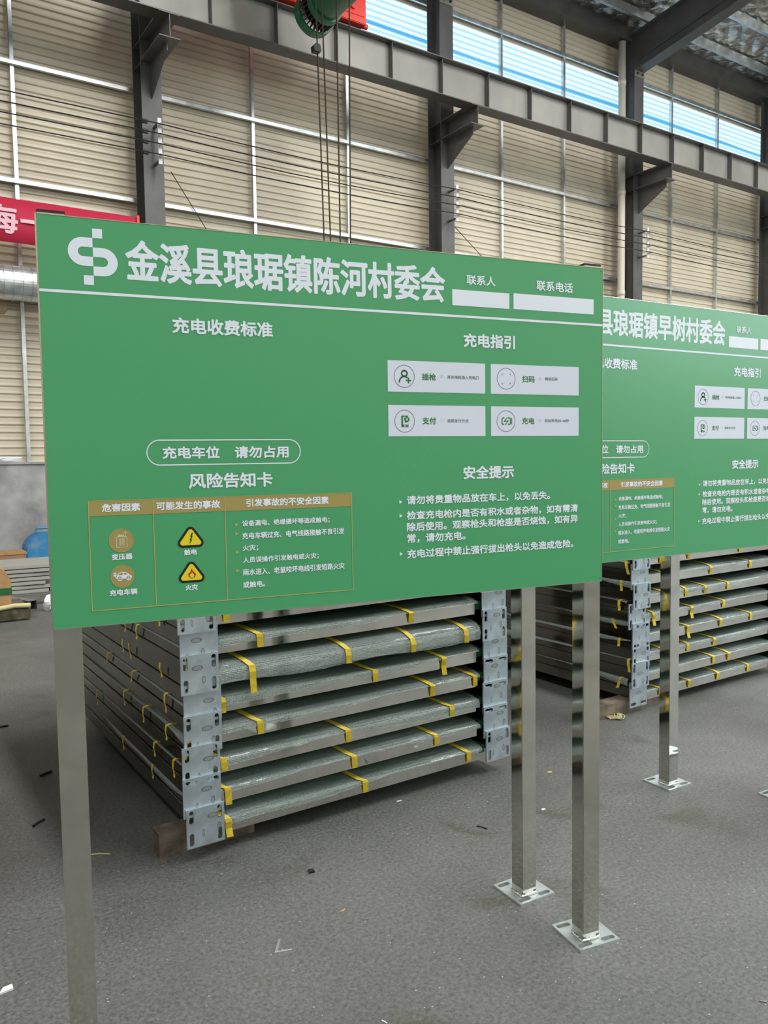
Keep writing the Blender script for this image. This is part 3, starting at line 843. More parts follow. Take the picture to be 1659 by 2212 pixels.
for k in range(7):
    # stack of pale boards further back
    q = wpt(20, 1288)
    z = 0.02 + 0.052 * k
    o_ = 0.28 * [0.0, 0.5, -0.1, 0.25, 0.1, 0.2, 0.75, -0.3, -0.35][k]
    b = MB(); b.box(-1.7, 0.52 + o_, -0.35, 0.5, 0, 0.042); 
    e = b.build('grey_board', m_offc, bevel=0.004)
    e.location = (q.x - 0.1, q.y + 0.45, z - 0.02); e.rotation_euler = (0, 0, 0.10 + 0.03 * sin(k * 2.1))
    tag(e, ['lowest', 'second', 'third', 'fourth', 'fifth', 'sixth', 'topmost'][k] + ' board of the pale grey stack behind the cardboard box', 'board', 'pale grey boards stacked by the wall')
q = wpt(85, 1268)
for k in range(6):
    b = MB(); b.box(-0.15, 0.35 + 0.05 * k, -0.05, 0.05, 0, 0.03); b.box(-0.15, 0.35 + 0.05 * k, -0.05, -0.042, 0, 0.06)
    e = b.build('metal_offcut', m_galv_dark)
    e.location = (q.x + 0.10 + 0.03 * k, wpt(20, 1288).y - 0.72 + 0.115 * k, 0.0); e.rotation_euler = (0, 0, 0.10)
    tag(e, ['nearest', 'second nearest', 'third nearest', 'fourth nearest', 'fifth nearest', 'farthest'][k] + ' of the loose dark metal strips beside the grey boards', 'offcut', 'loose metal strips at left')
q = wpt(92, 1226)
dr = empty('blue_can', (q.x + 0.02, q.y, 0), WY, 'faded blue plastic jerrycan standing by the plinth at left', 'jerrycan')
b = MB(); b.prism([(-0.26, 0.0), (0.26, 0.0), (0.28, 0.06), (0.28, 0.42), (0.14, 0.55), (-0.10, 0.55), (-0.22, 0.46), (-0.28, 0.36), (-0.28, 0.06)], -0.17, 0.17, lambda p_, q_, t: (p_, t, q_)); b.build('can_body', m_blue, dr, bevel=0.02)
b = MB(); b.tube([(-0.1, 0, 0.55), (-0.08, 0, 0.62), (0.08, 0, 0.62), (0.12, 0, 0.55)], 0.022, 8); b.build('handle', m_blue, dr)
b = MB(); b.tube([(0.2, 0, 0.5), (0.2, 0, 0.58)], 0.045, 12); b.build('cap', m_dark, dr)
q = wpt(45, 1222)
pb = empty('wooden_pallet_box', (q.x - 0.42, q.y - 1.0, 0), WY, 'low brown wooden box between the boards and the blue jerrycan', 'box')
bx('front_board', -0.55, 0.5, -0.2, -0.17, 0, 0.3, m_woodp, pb); bx('side_board', -0.55, -0.52, -0.17, 0.2, 0, 0.3, m_woodp, pb); bx('side_board', 0.47, 0.5, -0.17, 0.2, 0, 0.3, m_woodp, pb); bx('back_board', -0.55, 0.5, 0.2, 0.23, 0, 0.3, m_woodp, pb); bx('lid', -0.56, 0.51, -0.21, 0.24, 0.3, 0.33, m_carton, pb)
q = wpt(72, 1318)
tb = empty('steel_tube', (q.x, q.y, 0), 0.62, 'dark square steel tube lying on the floor behind the wrapped crate', 'tube')
b = MB(); b.box(-0.05, 0.05, 0.0, 0.6, 0, 0.006); b.box(-0.05, 0.05, 0.0, 0.6, 0.104, 0.11); b.box(-0.05, -0.044, 0, 0.6, 0.006, 0.104); b.box(0.044, 0.05, 0, 0.6, 0.006, 0.104); b.build('tube_wall', m_galv_dark, tb)
bx('tube_inside', -0.043, 0.043, 0.05, 0.06, 0.007, 0.103, m_dark, tb)
q = wpt(107, 1318)
blob('plastic_film', (q.x + 0.12, q.y, 0.0), 0.16, 0.12, 0.10, m_bag, 5, 'crumpled clear plastic film on the floor at the left edge of the big sign', 'film', 0.4)

# ================================================================== SIGNS
H0 = 1.2114
PW, PH = 1.650, 1.0
CAMI = None
def uv(px, py):
    """board coordinates of a point of the photo on the near sign's face (plane y = 0)"""
    d = r2 * ((px - 829.5) / FPX) + d2 * ((py - 1106) / FPX) + fwd
    h = CAM + d * (-CAM.y / d.y)
    return h.x, h.z
def crop(ox, oy, k): return lambda x, y: (ox + x * k, oy + y * k)
c3 = crop(60, 440, 630 / 1659); c4 = crop(680, 540, 630 / 1659); c5 = crop(100, 930, 700 / 1659); c6 = crop(780, 960, 540 / 1659)
z1_ = crop(840, 780, 220 / 1659); z2_ = crop(1060, 780, 200 / 1659); zi = crop(220, 1120, 120 / 1475); zt2 = crop(370, 1120, 90 / 1171); zl = crop(130, 480, 160 / 1659)
Y1, Y2, Y3, Y4 = -0.0006, -0.0011, -0.0016, -0.0021   # print layers, fractions of a millimetre proud

def flat(name, pts, y, m, parent):
    V = [(p[0], y, p[1]) for p in pts]
    return mesh(name, V, [tuple(range(len(V)))], m, parent)
def multi(name, polys, y, m, parent):
    V = []; F = []
    for P in polys:
        b = len(V); V += [(p[0], y, p[1]) for p in P]; F.append(tuple(range(b, b + len(P))))
    return mesh(name, V, F, m, parent)
def rect(u0, u1, v0, v1): return [(u0, v0), (u1, v0), (u1, v1), (u0, v1)]
def ell(cu, cv, ru, rv, n=40): return [(cu + ru * cos(2 * pi * k / n), cv + rv * sin(2 * pi * k / n)) for k in range(n)]
def strokes(pts, w, closed=False):
    """quads along a polyline"""
    out = []; n = len(pts)
    for i in range(n if closed else n - 1):
        a = Vector(pts[i]); b = Vector(pts[(i + 1) % n]); d = (b - a)
        if d.length < 1e-9: continue
        d.normalize(); q = Vector((-d.y, d.x)) * w / 2; e = d * w * 0.25
        out.append([tuple(a + q - e), tuple(b + q + e), tuple(b - q + e), tuple(a - q - e)])
    return out
def arc(cu, cv, ru, rv, a0, a1, n=16): return [(cu + ru * cos(a0 + (a1 - a0) * k / n), cv + rv * sin(a0 + (a1 - a0) * k / n)) for k in range(n + 1)]
def line_text(body, cr_, x0, yt, yb, x1, y1m, m, parent, y=Y2, offset=0.012, rounded=None):
    ua, va = uv(*cr_(x0, yt)); ub, vb = uv(*cr_(x0, yb)); uc, vc = uv(*cr_(x1, y1m))
    return text_obj(body, ua, uc, vb, va, y, m, parent, offset, rounded=rounded)

def build_sign(title):
    root = empty('charging_sign', (0, 0, 0))
    # posts, caps, foot plates
    for k, (u0, cap0, cap1) in enumerate(((0.001, 0, 0), (PW - 0.069, 0, 0))):
        w_ = 0.066; y0, y1 = 0.004, 0.066
        b = MB(); b.box(u0, u0 + w_, y0, y1, 0.008, H0 + PH + 0.005); lg = b.build('leg', m_stain, root, bevel=0.0022)
        bx('leg_cap', u0 + 0.001, u0 + w_ - 0.001, y0 + 0.001, y1 - 0.001, H0 + PH + 0.005, H0 + PH + 0.011, m_cap, root)
        # slotted foot plate
        cx = u0 + w_ / 2 + 0.012; cy = (y0 + y1) / 2 + 0.016
        slotted_plate('base_plate', cx, cy, root)
        b = MB()
        for (xa, ya, xb, yb) in ((u0, y0, u0 + w_, y0), (u0, y1, u0, y0), (u0 + w_, y0, u0 + w_, y1)):
            for q in range(14):
                t = (q + 0.5) / 14
                x_, y_ = xa + (xb - xa) * t, ya + (yb - ya) * t
                b.tube([(x_ - 0.003 + R.uniform(-.001, .001), y_ - 0.003, 0.010), (x_ + 0.002, y_ + 0.002, 0.013 + R.uniform(0, .003))], 0.004, 5)
        b.build('weld_bead', m_weld, root, smooth=True)
    # board
    brd = bx('board', 0.0015, PW - 0.0015, 0.0, 0.003, H0 + 0.0015, H0 + PH - 0.0015, m_green, root)
    b = MB()
    b.box(0, PW, 0.0032, 0.030, H0 + PH - 0.008, H0 + PH); b.box(0, PW, 0.0032, 0.030, H0, H0 + 0.008)
    b.build('frame_rail', m_stain, root)
    b = MB(); b.box(-0.0022, 0.0015, -0.0008, 0.0045, H0, H0 + PH); b.box(PW - 0.0015, PW, -0.0008, 0.0032, H0, H0 + PH); b.box(0, PW, -0.0008, 0.0032, H0, H0 + 0.0015); b.box(0, PW, -0.0008, 0.0032, H0 + PH - 0.0015, H0 + PH)
    b.build('edge_trim', m_trim, root)
    for (u_, v_) in ((PW - 0.008, H0 + 0.01), (PW - 0.008, H0 + PH - 0.012)):
        flat('rivet', ell(u_, v_, 0.0018, 0.0018, 10), Y1, m_blk, root)
    P = brd
    # logo on a unit grid
    tl = uv(198, 493.5); bt = uv(203, 616); lft = uv(*zl(165, 620)); rt = uv(*zl(1285, 930)); mid = uv(*zl(735, 780))
    hu = (tl[1] - bt[1]) / 6; wu = (rt[0] - lft[0]) / 5.0; cu = mid[0]; top = tl[1]
    def lg_(x, y): return (cu + x * wu, top - y * hu)
    g = 0.0
    polys = [[lg_(0, 0), lg_(1, 0), lg_(1, 1), lg_(0, 1)], [lg_(-1, 5), lg_(0, 5), lg_(0, 6), lg_(-1, 6)]]
    def dshape(sgn, y0):
        q = []
        n = 24
        outer = [(sgn * 1.0 + sgn * 1.5 * sin(pi * k / n), y0 + 1.5 - 1.5 * cos(pi * k / n)) for k in range(n + 1)]
        inner = [(sgn * 1.0 + sgn * 0.5 * sin(pi * k / n), y0 + 1.5 - 0.5 * cos(pi * k / n)) for k in range(n + 1)]
        outer = [(0, y0)] + outer + [(0, y0 + 3)]; inner = [(0, y0 + 1)] + inner + [(0, y0 + 2)]
        for k in range(len(outer) - 1):
            q.append([lg_(*outer[k]), lg_(*outer[k + 1]), lg_(*inner[k + 1]), lg_(*inner[k])])
        return q
    polys += dshape(-1, 1) + dshape(1, 2)
    multi('emblem', polys, Y1, m_white, P)
    # title
    t0 = uv(308, 519.8)[1]; tb_ = uv(940, 653)[1]; ul = uv(270.8, 560)[0]; ur = uv(961, 615)[0]
    if title: text_obj(title, ul, ur, tb_, t0, Y1, m_white, P, 0.0, rounded=0.0026)
    v = (uv(83, 628)[1] + uv(1300, 701)[1]) / 2
    flat('rule_line', rect(0.002, PW - 0.002, v - 0.0034, v + 0.0034), Y1, m_white, P)
    line_text('联系人', c4, 862, 140, 196, 1027, 175, m_white, P, offset=0.02)
    line_text('联系电话', c4, 1260, 172, 230, 1467, 212, m_white, P, offset=0.02)
    for a, b_ in (((976.5, 624.5), (1100, 667.5)), ((1109, 633.5), (1282, 679.5))):
        A = uv(*a); B = uv(*b_); flat('blank_field', rect(A[0], B[0], B[1], A[1]), Y1, m_white, P)
    line_text('充电收费标准', c3, 820, 645, 736, 1393, 715, m_white, P, offset=0.027)
    line_text('充电指引', c4, 845, 472, 552, 1137, 520, m_white, P, offset=0.027)
    line_text('安全提示', c6, 677, 144, 232, 1013, 185, m_white, P, offset=0.028)
    # four cards
    rows = [(uv(940, 781.5)[1], uv(940, 848)[1]), (uv(940, 876)[1], uv(940, 942.3)[1])]
    cols = [(0.9022, 1.2190), (1.2383, 1.5572)]
    for (v1, v0) in rows:
        for (u0, u1) in cols: flat('card', rect(u0, u1, v0, v1), Y1, m_card, P)
    def circ(cr_, x, y, rx, ry):
        c = uv(*cr_(x, y)); e1 = uv(*cr_(x + rx, y)); e2 = uv(*cr_(x, y - ry))
        ru = e1[0] - c[0]; rv = e2[1] - c[1]
        multi('icon_ring', strokes(ell(c[0], c[1], ru, rv, 48), 0.0013, True), Y2, m_dgrey, P)
        return c, ru, rv
    def chev(cr_, x0, y0, x1, y1):
        a = uv(*cr_(x0, y0)); b_ = uv(*cr_(x1, y1)); pl = []
        wdt = (b_[0] - a[0]) / 3
        for k in range(3):
            u_ = a[0] + wdt * k
            pl += strokes([(u_, a[1]), (u_ + wdt * 0.7, (a[1] + b_[1]) / 2), (u_, b_[1])], 0.0007)
        multi('chevron', pl, Y2, m_lgrey, P)
    # card 1: person with plus
    c, ru, rv = circ(z1_, 250, 248, 163, 181)
    def f1(x, y, cr_=z1_): return uv(*cr_(x, y))
    hc = f1(250, 200); h1 = f1(295, 200); h2 = f1(250, 155)
    pl = strokes(ell(hc[0], hc[1], h1[0] - hc[0], h2[1] - hc[1], 28), 0.0042, True)
    sc_ = f1(250, 345); s1 = f1(330, 345); s2 = f1(250, 250)
    pl += strokes(arc(sc_[0], sc_[1], s1[0] - sc_[0], s2[1] - sc_[1], pi, 0.28 * pi), 0.0042)
    pc = f1(318, 317); 
    pl += [rect(pc[0] - 0.0085, pc[0] + 0.0085, pc[1] - 0.0022, pc[1] + 0.0022), rect(pc[0] - 0.0022, pc[0] + 0.0022, pc[1] - 0.0085, pc[1] + 0.0085)]
    multi('person_icon', pl, Y2, m_dgreen, P)
    line_text('插枪', z1_, 535, 196, 312, 765, 255, m_dgreen, P, offset=0.02); chev(z1_, 835, 228, 895, 278)
    line_text('将充电枪插入充电口', z1_, 948, 230, 288, 1460, 265, m_smallp, P, offset=0.008)
    # card 3: phone with yuan
    c, ru, rv = circ(z1_, 256, 978, 160, 180)
    a = f1(200, 888); b_ = f1(318, 1075)
    pl = [rect(a[0], b_[0], b_[1], f1(200, 1035)[1]), rect(a[0], f1(216, 0)[0], b_[1], a[1]), rect(a[0], f1(300, 0)[0], f1(200, 905)[1], a[1]), rect(f1(303, 0)[0], b_[0], b_[1], f1(300, 1000)[1])]
    a_u = uv(*z1_(290, 950)); a_r = uv(*z1_(333, 950)); a_t = uv(*z1_(290, 905))
    pl += [ell(a_u[0], a_u[1], a_r[0] - a_u[0], a_t[1] - a_u[1], 28), [f1(262, 980), f1(300, 985), f1(262, 1008)]]
    multi('phone_icon', pl, Y2, m_dgreen, P)
    hb_ = uv(*z1_(257, 1057)); multi('home_button', [ell(hb_[0], hb_[1], 0.0022, 0.0022, 14)], Y3, m_card, P)
    A = uv(*z1_(272, 925)); B = uv(*z1_(308, 975)); text_obj('¥', A[0], B[0], B[1], A[1], Y3, m_card, P, 0.01)
    line_text('支付', z1_, 545, 915, 1030, 768, 972, m_dgreen, P, offset=0.02); chev(z1_, 840, 945, 895, 990)
    line_text('选择支付方式', z1_, 950, 944, 1000, 1295, 972, m_smallp, P, offset=0.008)
    # card 2: scan corner brackets only
    circ(z2_, 275, 315, 161, 187)
    def f2(x, y): return uv(*z2_(x, y))
    pl = []
    for sx in (-1, 1):
        for sy in (-1, 1):
            k1 = f2(275 + sx * 78, 320 + sy * 88); 
            k2 = f2(275 + sx * 56, 320 + sy * 88); k3 = f2(275 + sx * 78, 320 + sy * 64)
            pl += strokes([(k2[0], k1[1]), (k1[0], k1[1]), (k1[0], k3[1])], 0.0012)
    multi('scan_icon', pl, Y2, m_dgrey, P)
    line_text('扫码', z2_, 560, 262, 380, 785, 322, m_dgreen, P, offset=0.02); chev(z2_, 857, 290, 912, 338)
    line_text('微信扫码', z2_, 970, 290, 347, 1195, 322, m_smallp, P, offset=0.008)
    # card 4: battery
    circ(z2_, 272, 1075, 161, 186)
    def g2(x, y): return uv(*z2_(x, y))
    v1 = g2(270, 1018)[1]; v0 = g2(270, 1134)[1]; uL = g2(197, 0)[0]; uR = g2(345, 0)[0]
    uLb = g2(232, 0)[0]; uRb = g2(305, 0)[0]
    pl = strokes([(uLb, v1), (uL + 0.003, v1), (uL, v1 - 0.003), (uL, v0 + 0.003), (uL + 0.003, v0), (uLb, v0)], 0.0032)
    pl += strokes([(uRb, v1), (uR - 0.003, v1), (uR, v1 - 0.003), (uR, v0 + 0.003), (uR - 0.003, v0), (uRb, v0)], 0.0032)
    ut = g2(370, 0)[0]; vm = (v0 + v1) / 2
    pl += strokes([(ut, vm - 0.009), (ut, vm + 0.009)], 0.0028)
    um = (uL + uR) / 2
    pl += strokes([(um + 0.003, v1 + 0.001), (um - 0.007, vm - 0.001), (um + 0.007, vm + 0.001), (um - 0.003, v0 - 0.001)], 0.0026)
    multi('battery_icon', pl, Y2, m_dgreen, P)
    line_text('充电', z2_, 558, 1010, 1130, 782, 1070, m_dgreen, P, offset=0.02); chev(z2_, 852, 1035, 910, 1085)
    line_text('启动充电30–40秒', z2_, 963, 1037, 1095, 1400, 1068, m_smallp, P, offset=0.008)
    # pill
    a = uv(*c5(515, 110)); b_ = uv(*c5(1300, 112)); vt = uv(*c5(900, 48))[1]; vb = uv(*c5(900, 172))[1]
    r_ = (vt - vb) / 2; cv = (vt + vb) / 2
    pts = arc(b_[0] - r_, cv, r_, r_, -pi / 2, pi / 2, 20) + arc(a[0] + r_, cv, r_, r_, pi / 2, 3 * pi / 2, 20)
    multi('pill_outline', strokes(pts, 0.0030, True), Y1, m_white, P)
    line_text('充电车位', c5, 593, 82, 146, 887, 112, m_white, P, offset=0.027)
    line_text('请勿占用', c5, 963, 80, 142, 1240, 108, m_white, P, offset=0.027)
    line_text('风险告知卡', c5, 727, 220, 299, 1158, 250, m_white, P, offset=0.024)
    # risk table
    TL = uv(190.7, 1082.8); HB = uv(192.8, 1115.7); TR = uv(759.2, 1063.8); HR = uv(759.2, 1093.3); BL = uv(199.2, 1321.2); BR = uv(762.5, 1272.7)
    u0 = (TL[0] + BL[0]) / 2; u1 = (TR[0] + BR[0]) / 2; vT = (TL[1] + TR[1]) / 2; vH = (HB[1] + HR[1]) / 2; vB = (BL[1] + BR[1]) / 2
    ca = (uv(330.8, 1078)[0] + uv(337.2, 1306.8)[0]) / 2; cb_ = (uv(486.1, 1073)[0] + uv(490.4, 1294)[0]) / 2
    flat('table_header', rect(u0, u1, vH, vT), Y1, m_gold, P)
    lw = 0.0012
    pl = [rect(u0 - lw, u0 + lw, vB, vT), rect(u1 - lw, u1 + lw, vB, vT), rect(u0, u1, vB - lw, vB + lw), rect(ca - lw, ca + lw, vB, vT), rect(cb_ - lw, cb_ + lw, vB, vT), rect(u0, u1, vT - lw / 2, vT + lw / 2)]
    multi('table_lines', pl, Y2, m_goldline, P)
    line_text('危害因素', c5, 283, 376, 418, 480, 392, m_white, P, offset=0.027)
    line_text('可能发生的事故', c5, 562, 366, 409, 890, 380, m_white, P, offset=0.027)
    line_text('引发事故的不安全因素', c5, 1022, 350, 391, 1445, 360, m_white, P, offset=0.027)
    for (x, y, rx, ry) in ((519, 584, 328, 313), (551, 1533, 312, 301)):
        c = uv(*zi(x, y)); e1 = uv(*zi(x + rx, y)); e2 = uv(*zi(x, y - ry))
        ru = e1[0] - c[0]; rv = e2[1] - c[1]
        multi('gold_disc', [ell(c[0], c[1], ru, rv)], Y1, m_gold, P)
        multi('disc_rim', strokes(ell(c[0], c[1], ru, rv), 0.001, True), Y2, m_goldline, P)
    def q_(x, y): return uv(*zi(x, y))
    # transformer
    a = q_(385, 495); b_ = q_(672, 755)
    pl = strokes([(a[0], a[1]), (b_[0], a[1]), (b_[0], b_[1]), (a[0], b_[1])], 0.0016, True)
    uu = a[0] + 0.006
    while uu < b_[0] - 0.004:
        pl.append(rect(uu, uu + 0.0013, b_[1] + 0.004, a[1] - 0.003)); uu += 0.0026
    for x in (455, 510, 568):
        k = q_(x, 490); k2 = q_(x, 418)
        pl.append([(k[0] - 0.0035, a[1]), (k[0] + 0.0035, a[1]), (k[0] + 0.001, k2[1]), (k[0] - 0.001, k2[1])])
    k = q_(626, 430); pl += strokes([(k[0], a[1]), (k[0], a[1] + 0.016)], 0.0014) + strokes([(k[0] - 0.004, a[1] + 0.009), (k[0], a[1] + 0.013), (k[0] + 0.004, a[1] + 0.009)], 0.0014)
    multi('transformer_icon', pl, Y2, m_cream, P)
    # car with plug
    body = [(385, 1565), (415, 1510), (480, 1505), (700, 1480), (760, 1490), (798, 1530), (798, 1570), (760, 1585), (560, 1600), (430, 1610)]
    pl = [[q_(*p_) for p_ in body][::-1]]
    pl += strokes([q_(*p_) for p_ in ((415, 1512), (450, 1460), (510, 1433), (575, 1428), (640, 1440), (715, 1484))], 0.0022) + strokes([q_(563, 1430), q_(566, 1505)], 0.0028)
    for (x, y) in ((480, 1595), (707, 1580)):
        k = q_(x, y); pl.append(ell(k[0], k[1], 0.0062, 0.0062, 20))
    pl += strokes([q_(*p_) for p_ in ((430, 1605), (380, 1580), (350, 1530))], 0.002)
    k = q_(350, 1502); pl.append(ell(k[0], k[1], 0.0042, 0.0042, 14)); pl.append(rect(k[0] - 0.0035, k[0] + 0.0035, k[1], k[1] + 0.006))
    multi('car_icon', pl, Y2, m_white, P)
    multi('car_wheels', [ell(*q_(480, 1595), 0.0034, 0.0034, 16), ell(*q_(707, 1580), 0.0034, 0.0034, 16), [q_(715, 1495), q_(758, 1522), q_(735, 1515)]], Y3, m_gold, P)
    multi('car_hubs', [ell(*q_(480, 1595), 0.0017, 0.0017, 12), ell(*q_(707, 1580), 0.0017, 0.0017, 12)], Y4, m_white, P)
    line_text('变压器', zi, 258, 945, 1108, 812, 1005, m_white, P, offset=0.028)
    line_text('充电车辆', zi, 203, 1900, 2065, 943, 1945, m_white, P, offset=0.028)
    # warning triangles
    for k, (ax, ay, lx, ly, rx, ry) in enumerate(((540, 210, 185, 830, 912, 800), (570, 1190, 210, 1820, 938, 1780))):
        A = uv(*zt2(ax, ay)); B = uv(*zt2(lx, ly)); C_ = uv(*zt2(rx, ry))
        vbm = (B[1] + C_[1]) / 2; cxx = (B[0] + C_[0]) / 2
        def rtri(r, inset):
            # rounded triangle whose outline touches the given box
            ins = inset
            P0 = (cxx, A[1] - r - 0.002); P1 = (B[0] + r, vbm + r); P2 = (C_[0] - r, vbm + r)
            pts = []
            rr_ = r - ins
            for (pc_, a0, a1) in ((P2, -pi / 2, pi / 6), (P0, pi / 6, 5 * pi / 6), (P1, 5 * pi / 6, 3 * pi / 2)):
                pts += arc(pc_[0], pc_[1], rr_, rr_, a0, a1, 8)
            return pts
        multi('warning_border', [rtri(0.0125, 0)], Y1, m_blk, P)
        multi('warning_field', [rtri(0.0125, 0.0062)], Y2, m_yel, P)
        if k == 0:
            bolt = [(572, 402), (612, 405), (575, 480), (600, 485), (555, 585), (585, 590), (500, 728), (538, 612), (512, 605), (558, 512), (530, 505)]
            multi('bolt_icon', [[uv(*zt2(x, y)) for x, y in bolt][::-1]], Y3, m_blk, P)
        else:
            fl = [(572, 1405), (605, 1475), (628, 1500), (628, 1462), (655, 1535), (668, 1550), (680, 1535), (688, 1590), (660, 1650), (585, 1680), (510, 1655), (475, 1590), (490, 1520), (510, 1520), (520, 1545), (545, 1460)]
            multi('flame_icon', [[uv(*zt2(x, y)) for x, y in fl][::-1]], Y3, m_redp, P)
            f2_ = [(578, 1490), (610, 1560), (628, 1560), (645, 1600), (630, 1645), (582, 1668), (530, 1645), (512, 1595), (530, 1560), (550, 1560)]
            multi('flame_heart', [[uv(*zt2(x, y)) for x, y in f2_][::-1]], Y4, m_yel, P)
    line_text('触电', zt2, 355, 872, 1036, 722, 940, m_white, P, offset=0.028)
    line_text('火灾', zt2, 393, 1862, 2028, 745, 1915, m_white, P, offset=0.028)
    for body_, x0, yt, yb, x1, ym in (('设备漏电、绝缘摄坏等造成触电；', 1002, 460, 493, 1450, 462), ('充电车辆过充、电气线路接触不良引发', 1002, 523, 557, 1525, 513), ('火灾；', 1005, 586, 619, 1084, 600),
                                     ('人员误操作引发触电或火灾；', 1006, 648, 681, 1394, 643), ('雨水进入、老鼠咬坏电线引发短路火灾', 1006, 710, 744, 1526, 692), ('或触电。', 1007, 774, 807, 1120, 788)):
        line_text(body_, c5, x0, yt, yb, x1, ym, m_white, P, offset=0.021)
    pl = []
    for (x, y) in ((975, 482), (977, 529), (979, 624), (981, 717)): pl.append([uv(*c5(x - 10, y + 10)), uv(*c5(x + 10, y)), uv(*c5(x - 10, y - 10))])
    multi('bullet', pl, Y2, m_goldline, P)
    for body_, x0, yt, yb, x1, ym in (('请勿将贵重物品放在车上，以免丢失。', 302, 341, 402, 1252, 346), ('检查充电枪内是否有积水或者杂物，如有需清', 302, 442, 502, 1437, 426), ('除后使用。观察枪头和枪座是否烧蚀，如有异', 302, 519, 580, 1437, 499),
                                     ('常，请勿充电。', 305, 595, 657, 692, 612), ('充电过程中禁止强行拔出枪头以免造成危险。', 305, 698, 758, 1407, 664)):
        line_text(body_, c6, x0, yt, yb, x1, ym, m_white, P, offset=0.024)
    pl = []
    for (x, y) in ((262, 382), (263, 474), (265, 727)): pl.append([uv(*c6(x - 9, y + 13)), uv(*c6(x + 11, y)), uv(*c6(x - 9, y - 13))])
    multi('bullet', pl, Y2, m_white, P)
    return root

PLM = {}
def slotted_plate(name, cx, cy, parent, size=0.161, th=0.008, vertical=False, material=None, rot=0.0, loc=None):
    """plate with four real slots; lies flat (z up), or stands (normal along y) for the stacked frames"""
    h = size / 2
    # 2D: build by grid of cells with slot holes removed
    sl, sw = 0.027, 0.0096
    cxs, cys = 0.046, 0.060
    me_key = (vertical, rot, (material or m_plate_f).name)
    if me_key not in PLM:
        bm_ = bmesh.new()
        def hole(x0, y0):
            pts = []
            for k in range(7): a = -pi / 2 + pi * k / 6; pts.append((x0 + sl - sw + sw * cos(a), y0 + sw * sin(a)))
            for k in range(7): a = pi / 2 + pi * k / 6; pts.append((x0 - sl + sw + sw * cos(a), y0 + sw * sin(a)))
            return pts
        loops = [[(-h, -h), (h, -h), (h, h), (-h, h)]] + [hole(sx * cxs, sy * cys) for sx in (-1, 1) for sy in (-1, 1)]
        es = []
        for lp in loops:
            vs = [bm_.verts.new((x, y, 0)) for x, y in lp]
            es += [bm_.edges.new((vs[i], vs[(i + 1) % len(vs)])) for i in range(len(vs))]
        bmesh.ops.triangle_fill(bm_, use_beauty=True, use_dissolve=False, edges=es)
        bmesh.ops.recalc_face_normals(bm_, faces=bm_.faces)
        ret = bmesh.ops.extrude_face_region(bm_, geom=bm_.faces[:])
        bmesh.ops.translate(bm_, vec=(0, 0, th), verts=[g for g in ret['geom'] if isinstance(g, bmesh.types.BMVert)])
        bmesh.ops.recalc_face_normals(bm_, faces=bm_.faces)
        if rot: bmesh.ops.rotate(bm_, verts=bm_.verts, cent=(0, 0, 0), matrix=Matrix.Rotation(rot, 3, 'Z'))
        if vertical: bmesh.ops.rotate(bm_, verts=bm_.verts, cent=(0, 0, 0), matrix=Matrix.Rotation(pi / 2, 3, 'X'))
        me = bpy.data.meshes.new(name); bm_.to_mesh(me); bm_.free(); me.materials.append(material or m_plate_f)
        PLM[me_key] = me
    o = bpy.data.objects.new(name, PLM[me_key]); o.location = loc if loc else (cx, cy, 0)
    return link(o, parent)

s1 = build_sign('金溪县琅琚镇陈河村委会')
tag(s1, 'large green charging notice sign nearest the camera, on two steel legs', 'sign', 'green charging signs')
def sign_copy(x, y, a, title, label):
    c = s1.copy(); COL.objects.link(c)
    c.location = (x, y, 0); c.rotation_euler = (0, 0, a)
    for ch in s1.children:
        d = ch.copy(); COL.objects.link(d); d.parent = c
        for g in ch.children:
            if g.get('is_title'):
                continue
            e = g.copy(); COL.objects.link(e); e.parent = d
        if title and ch.name.startswith('board'):
            t0 = uv(308, 519.8)[1]; tb_ = uv(940, 653)[1]; ul = uv(270.8, 560)[0]; ur = uv(961, 615)[0]
            text_obj(title, ul, ur, tb_, t0, Y1, m_white, d, 0.0, rounded=0.0026)
    c['label'] = label
    return c
# mark the title of the near sign so that the copies get their own
for ch in s1.children:
    if ch.name.startswith('board'):
        tl_ = [g for g in ch.children if g.name.startswith('lettering')]
        big = max(tl_, key=lambda o: len(o.data.vertices) if o.dimensions.z > 0.09 else 0)
        big['is_title'] = 1
sign_copy(1.547, 0.313, 0.1226, '金溪县琅琚镇早树村委会', 'second green charging sign, partly hidden behind the near one at right')
sign_copy(2.735, 0.862, 0.136, None, 'third green sign, hidden by the second except for its left leg and foot plate')
for o in list(bpy.data.objects):
    if 'is_title' in o.keys(): del o['is_title']

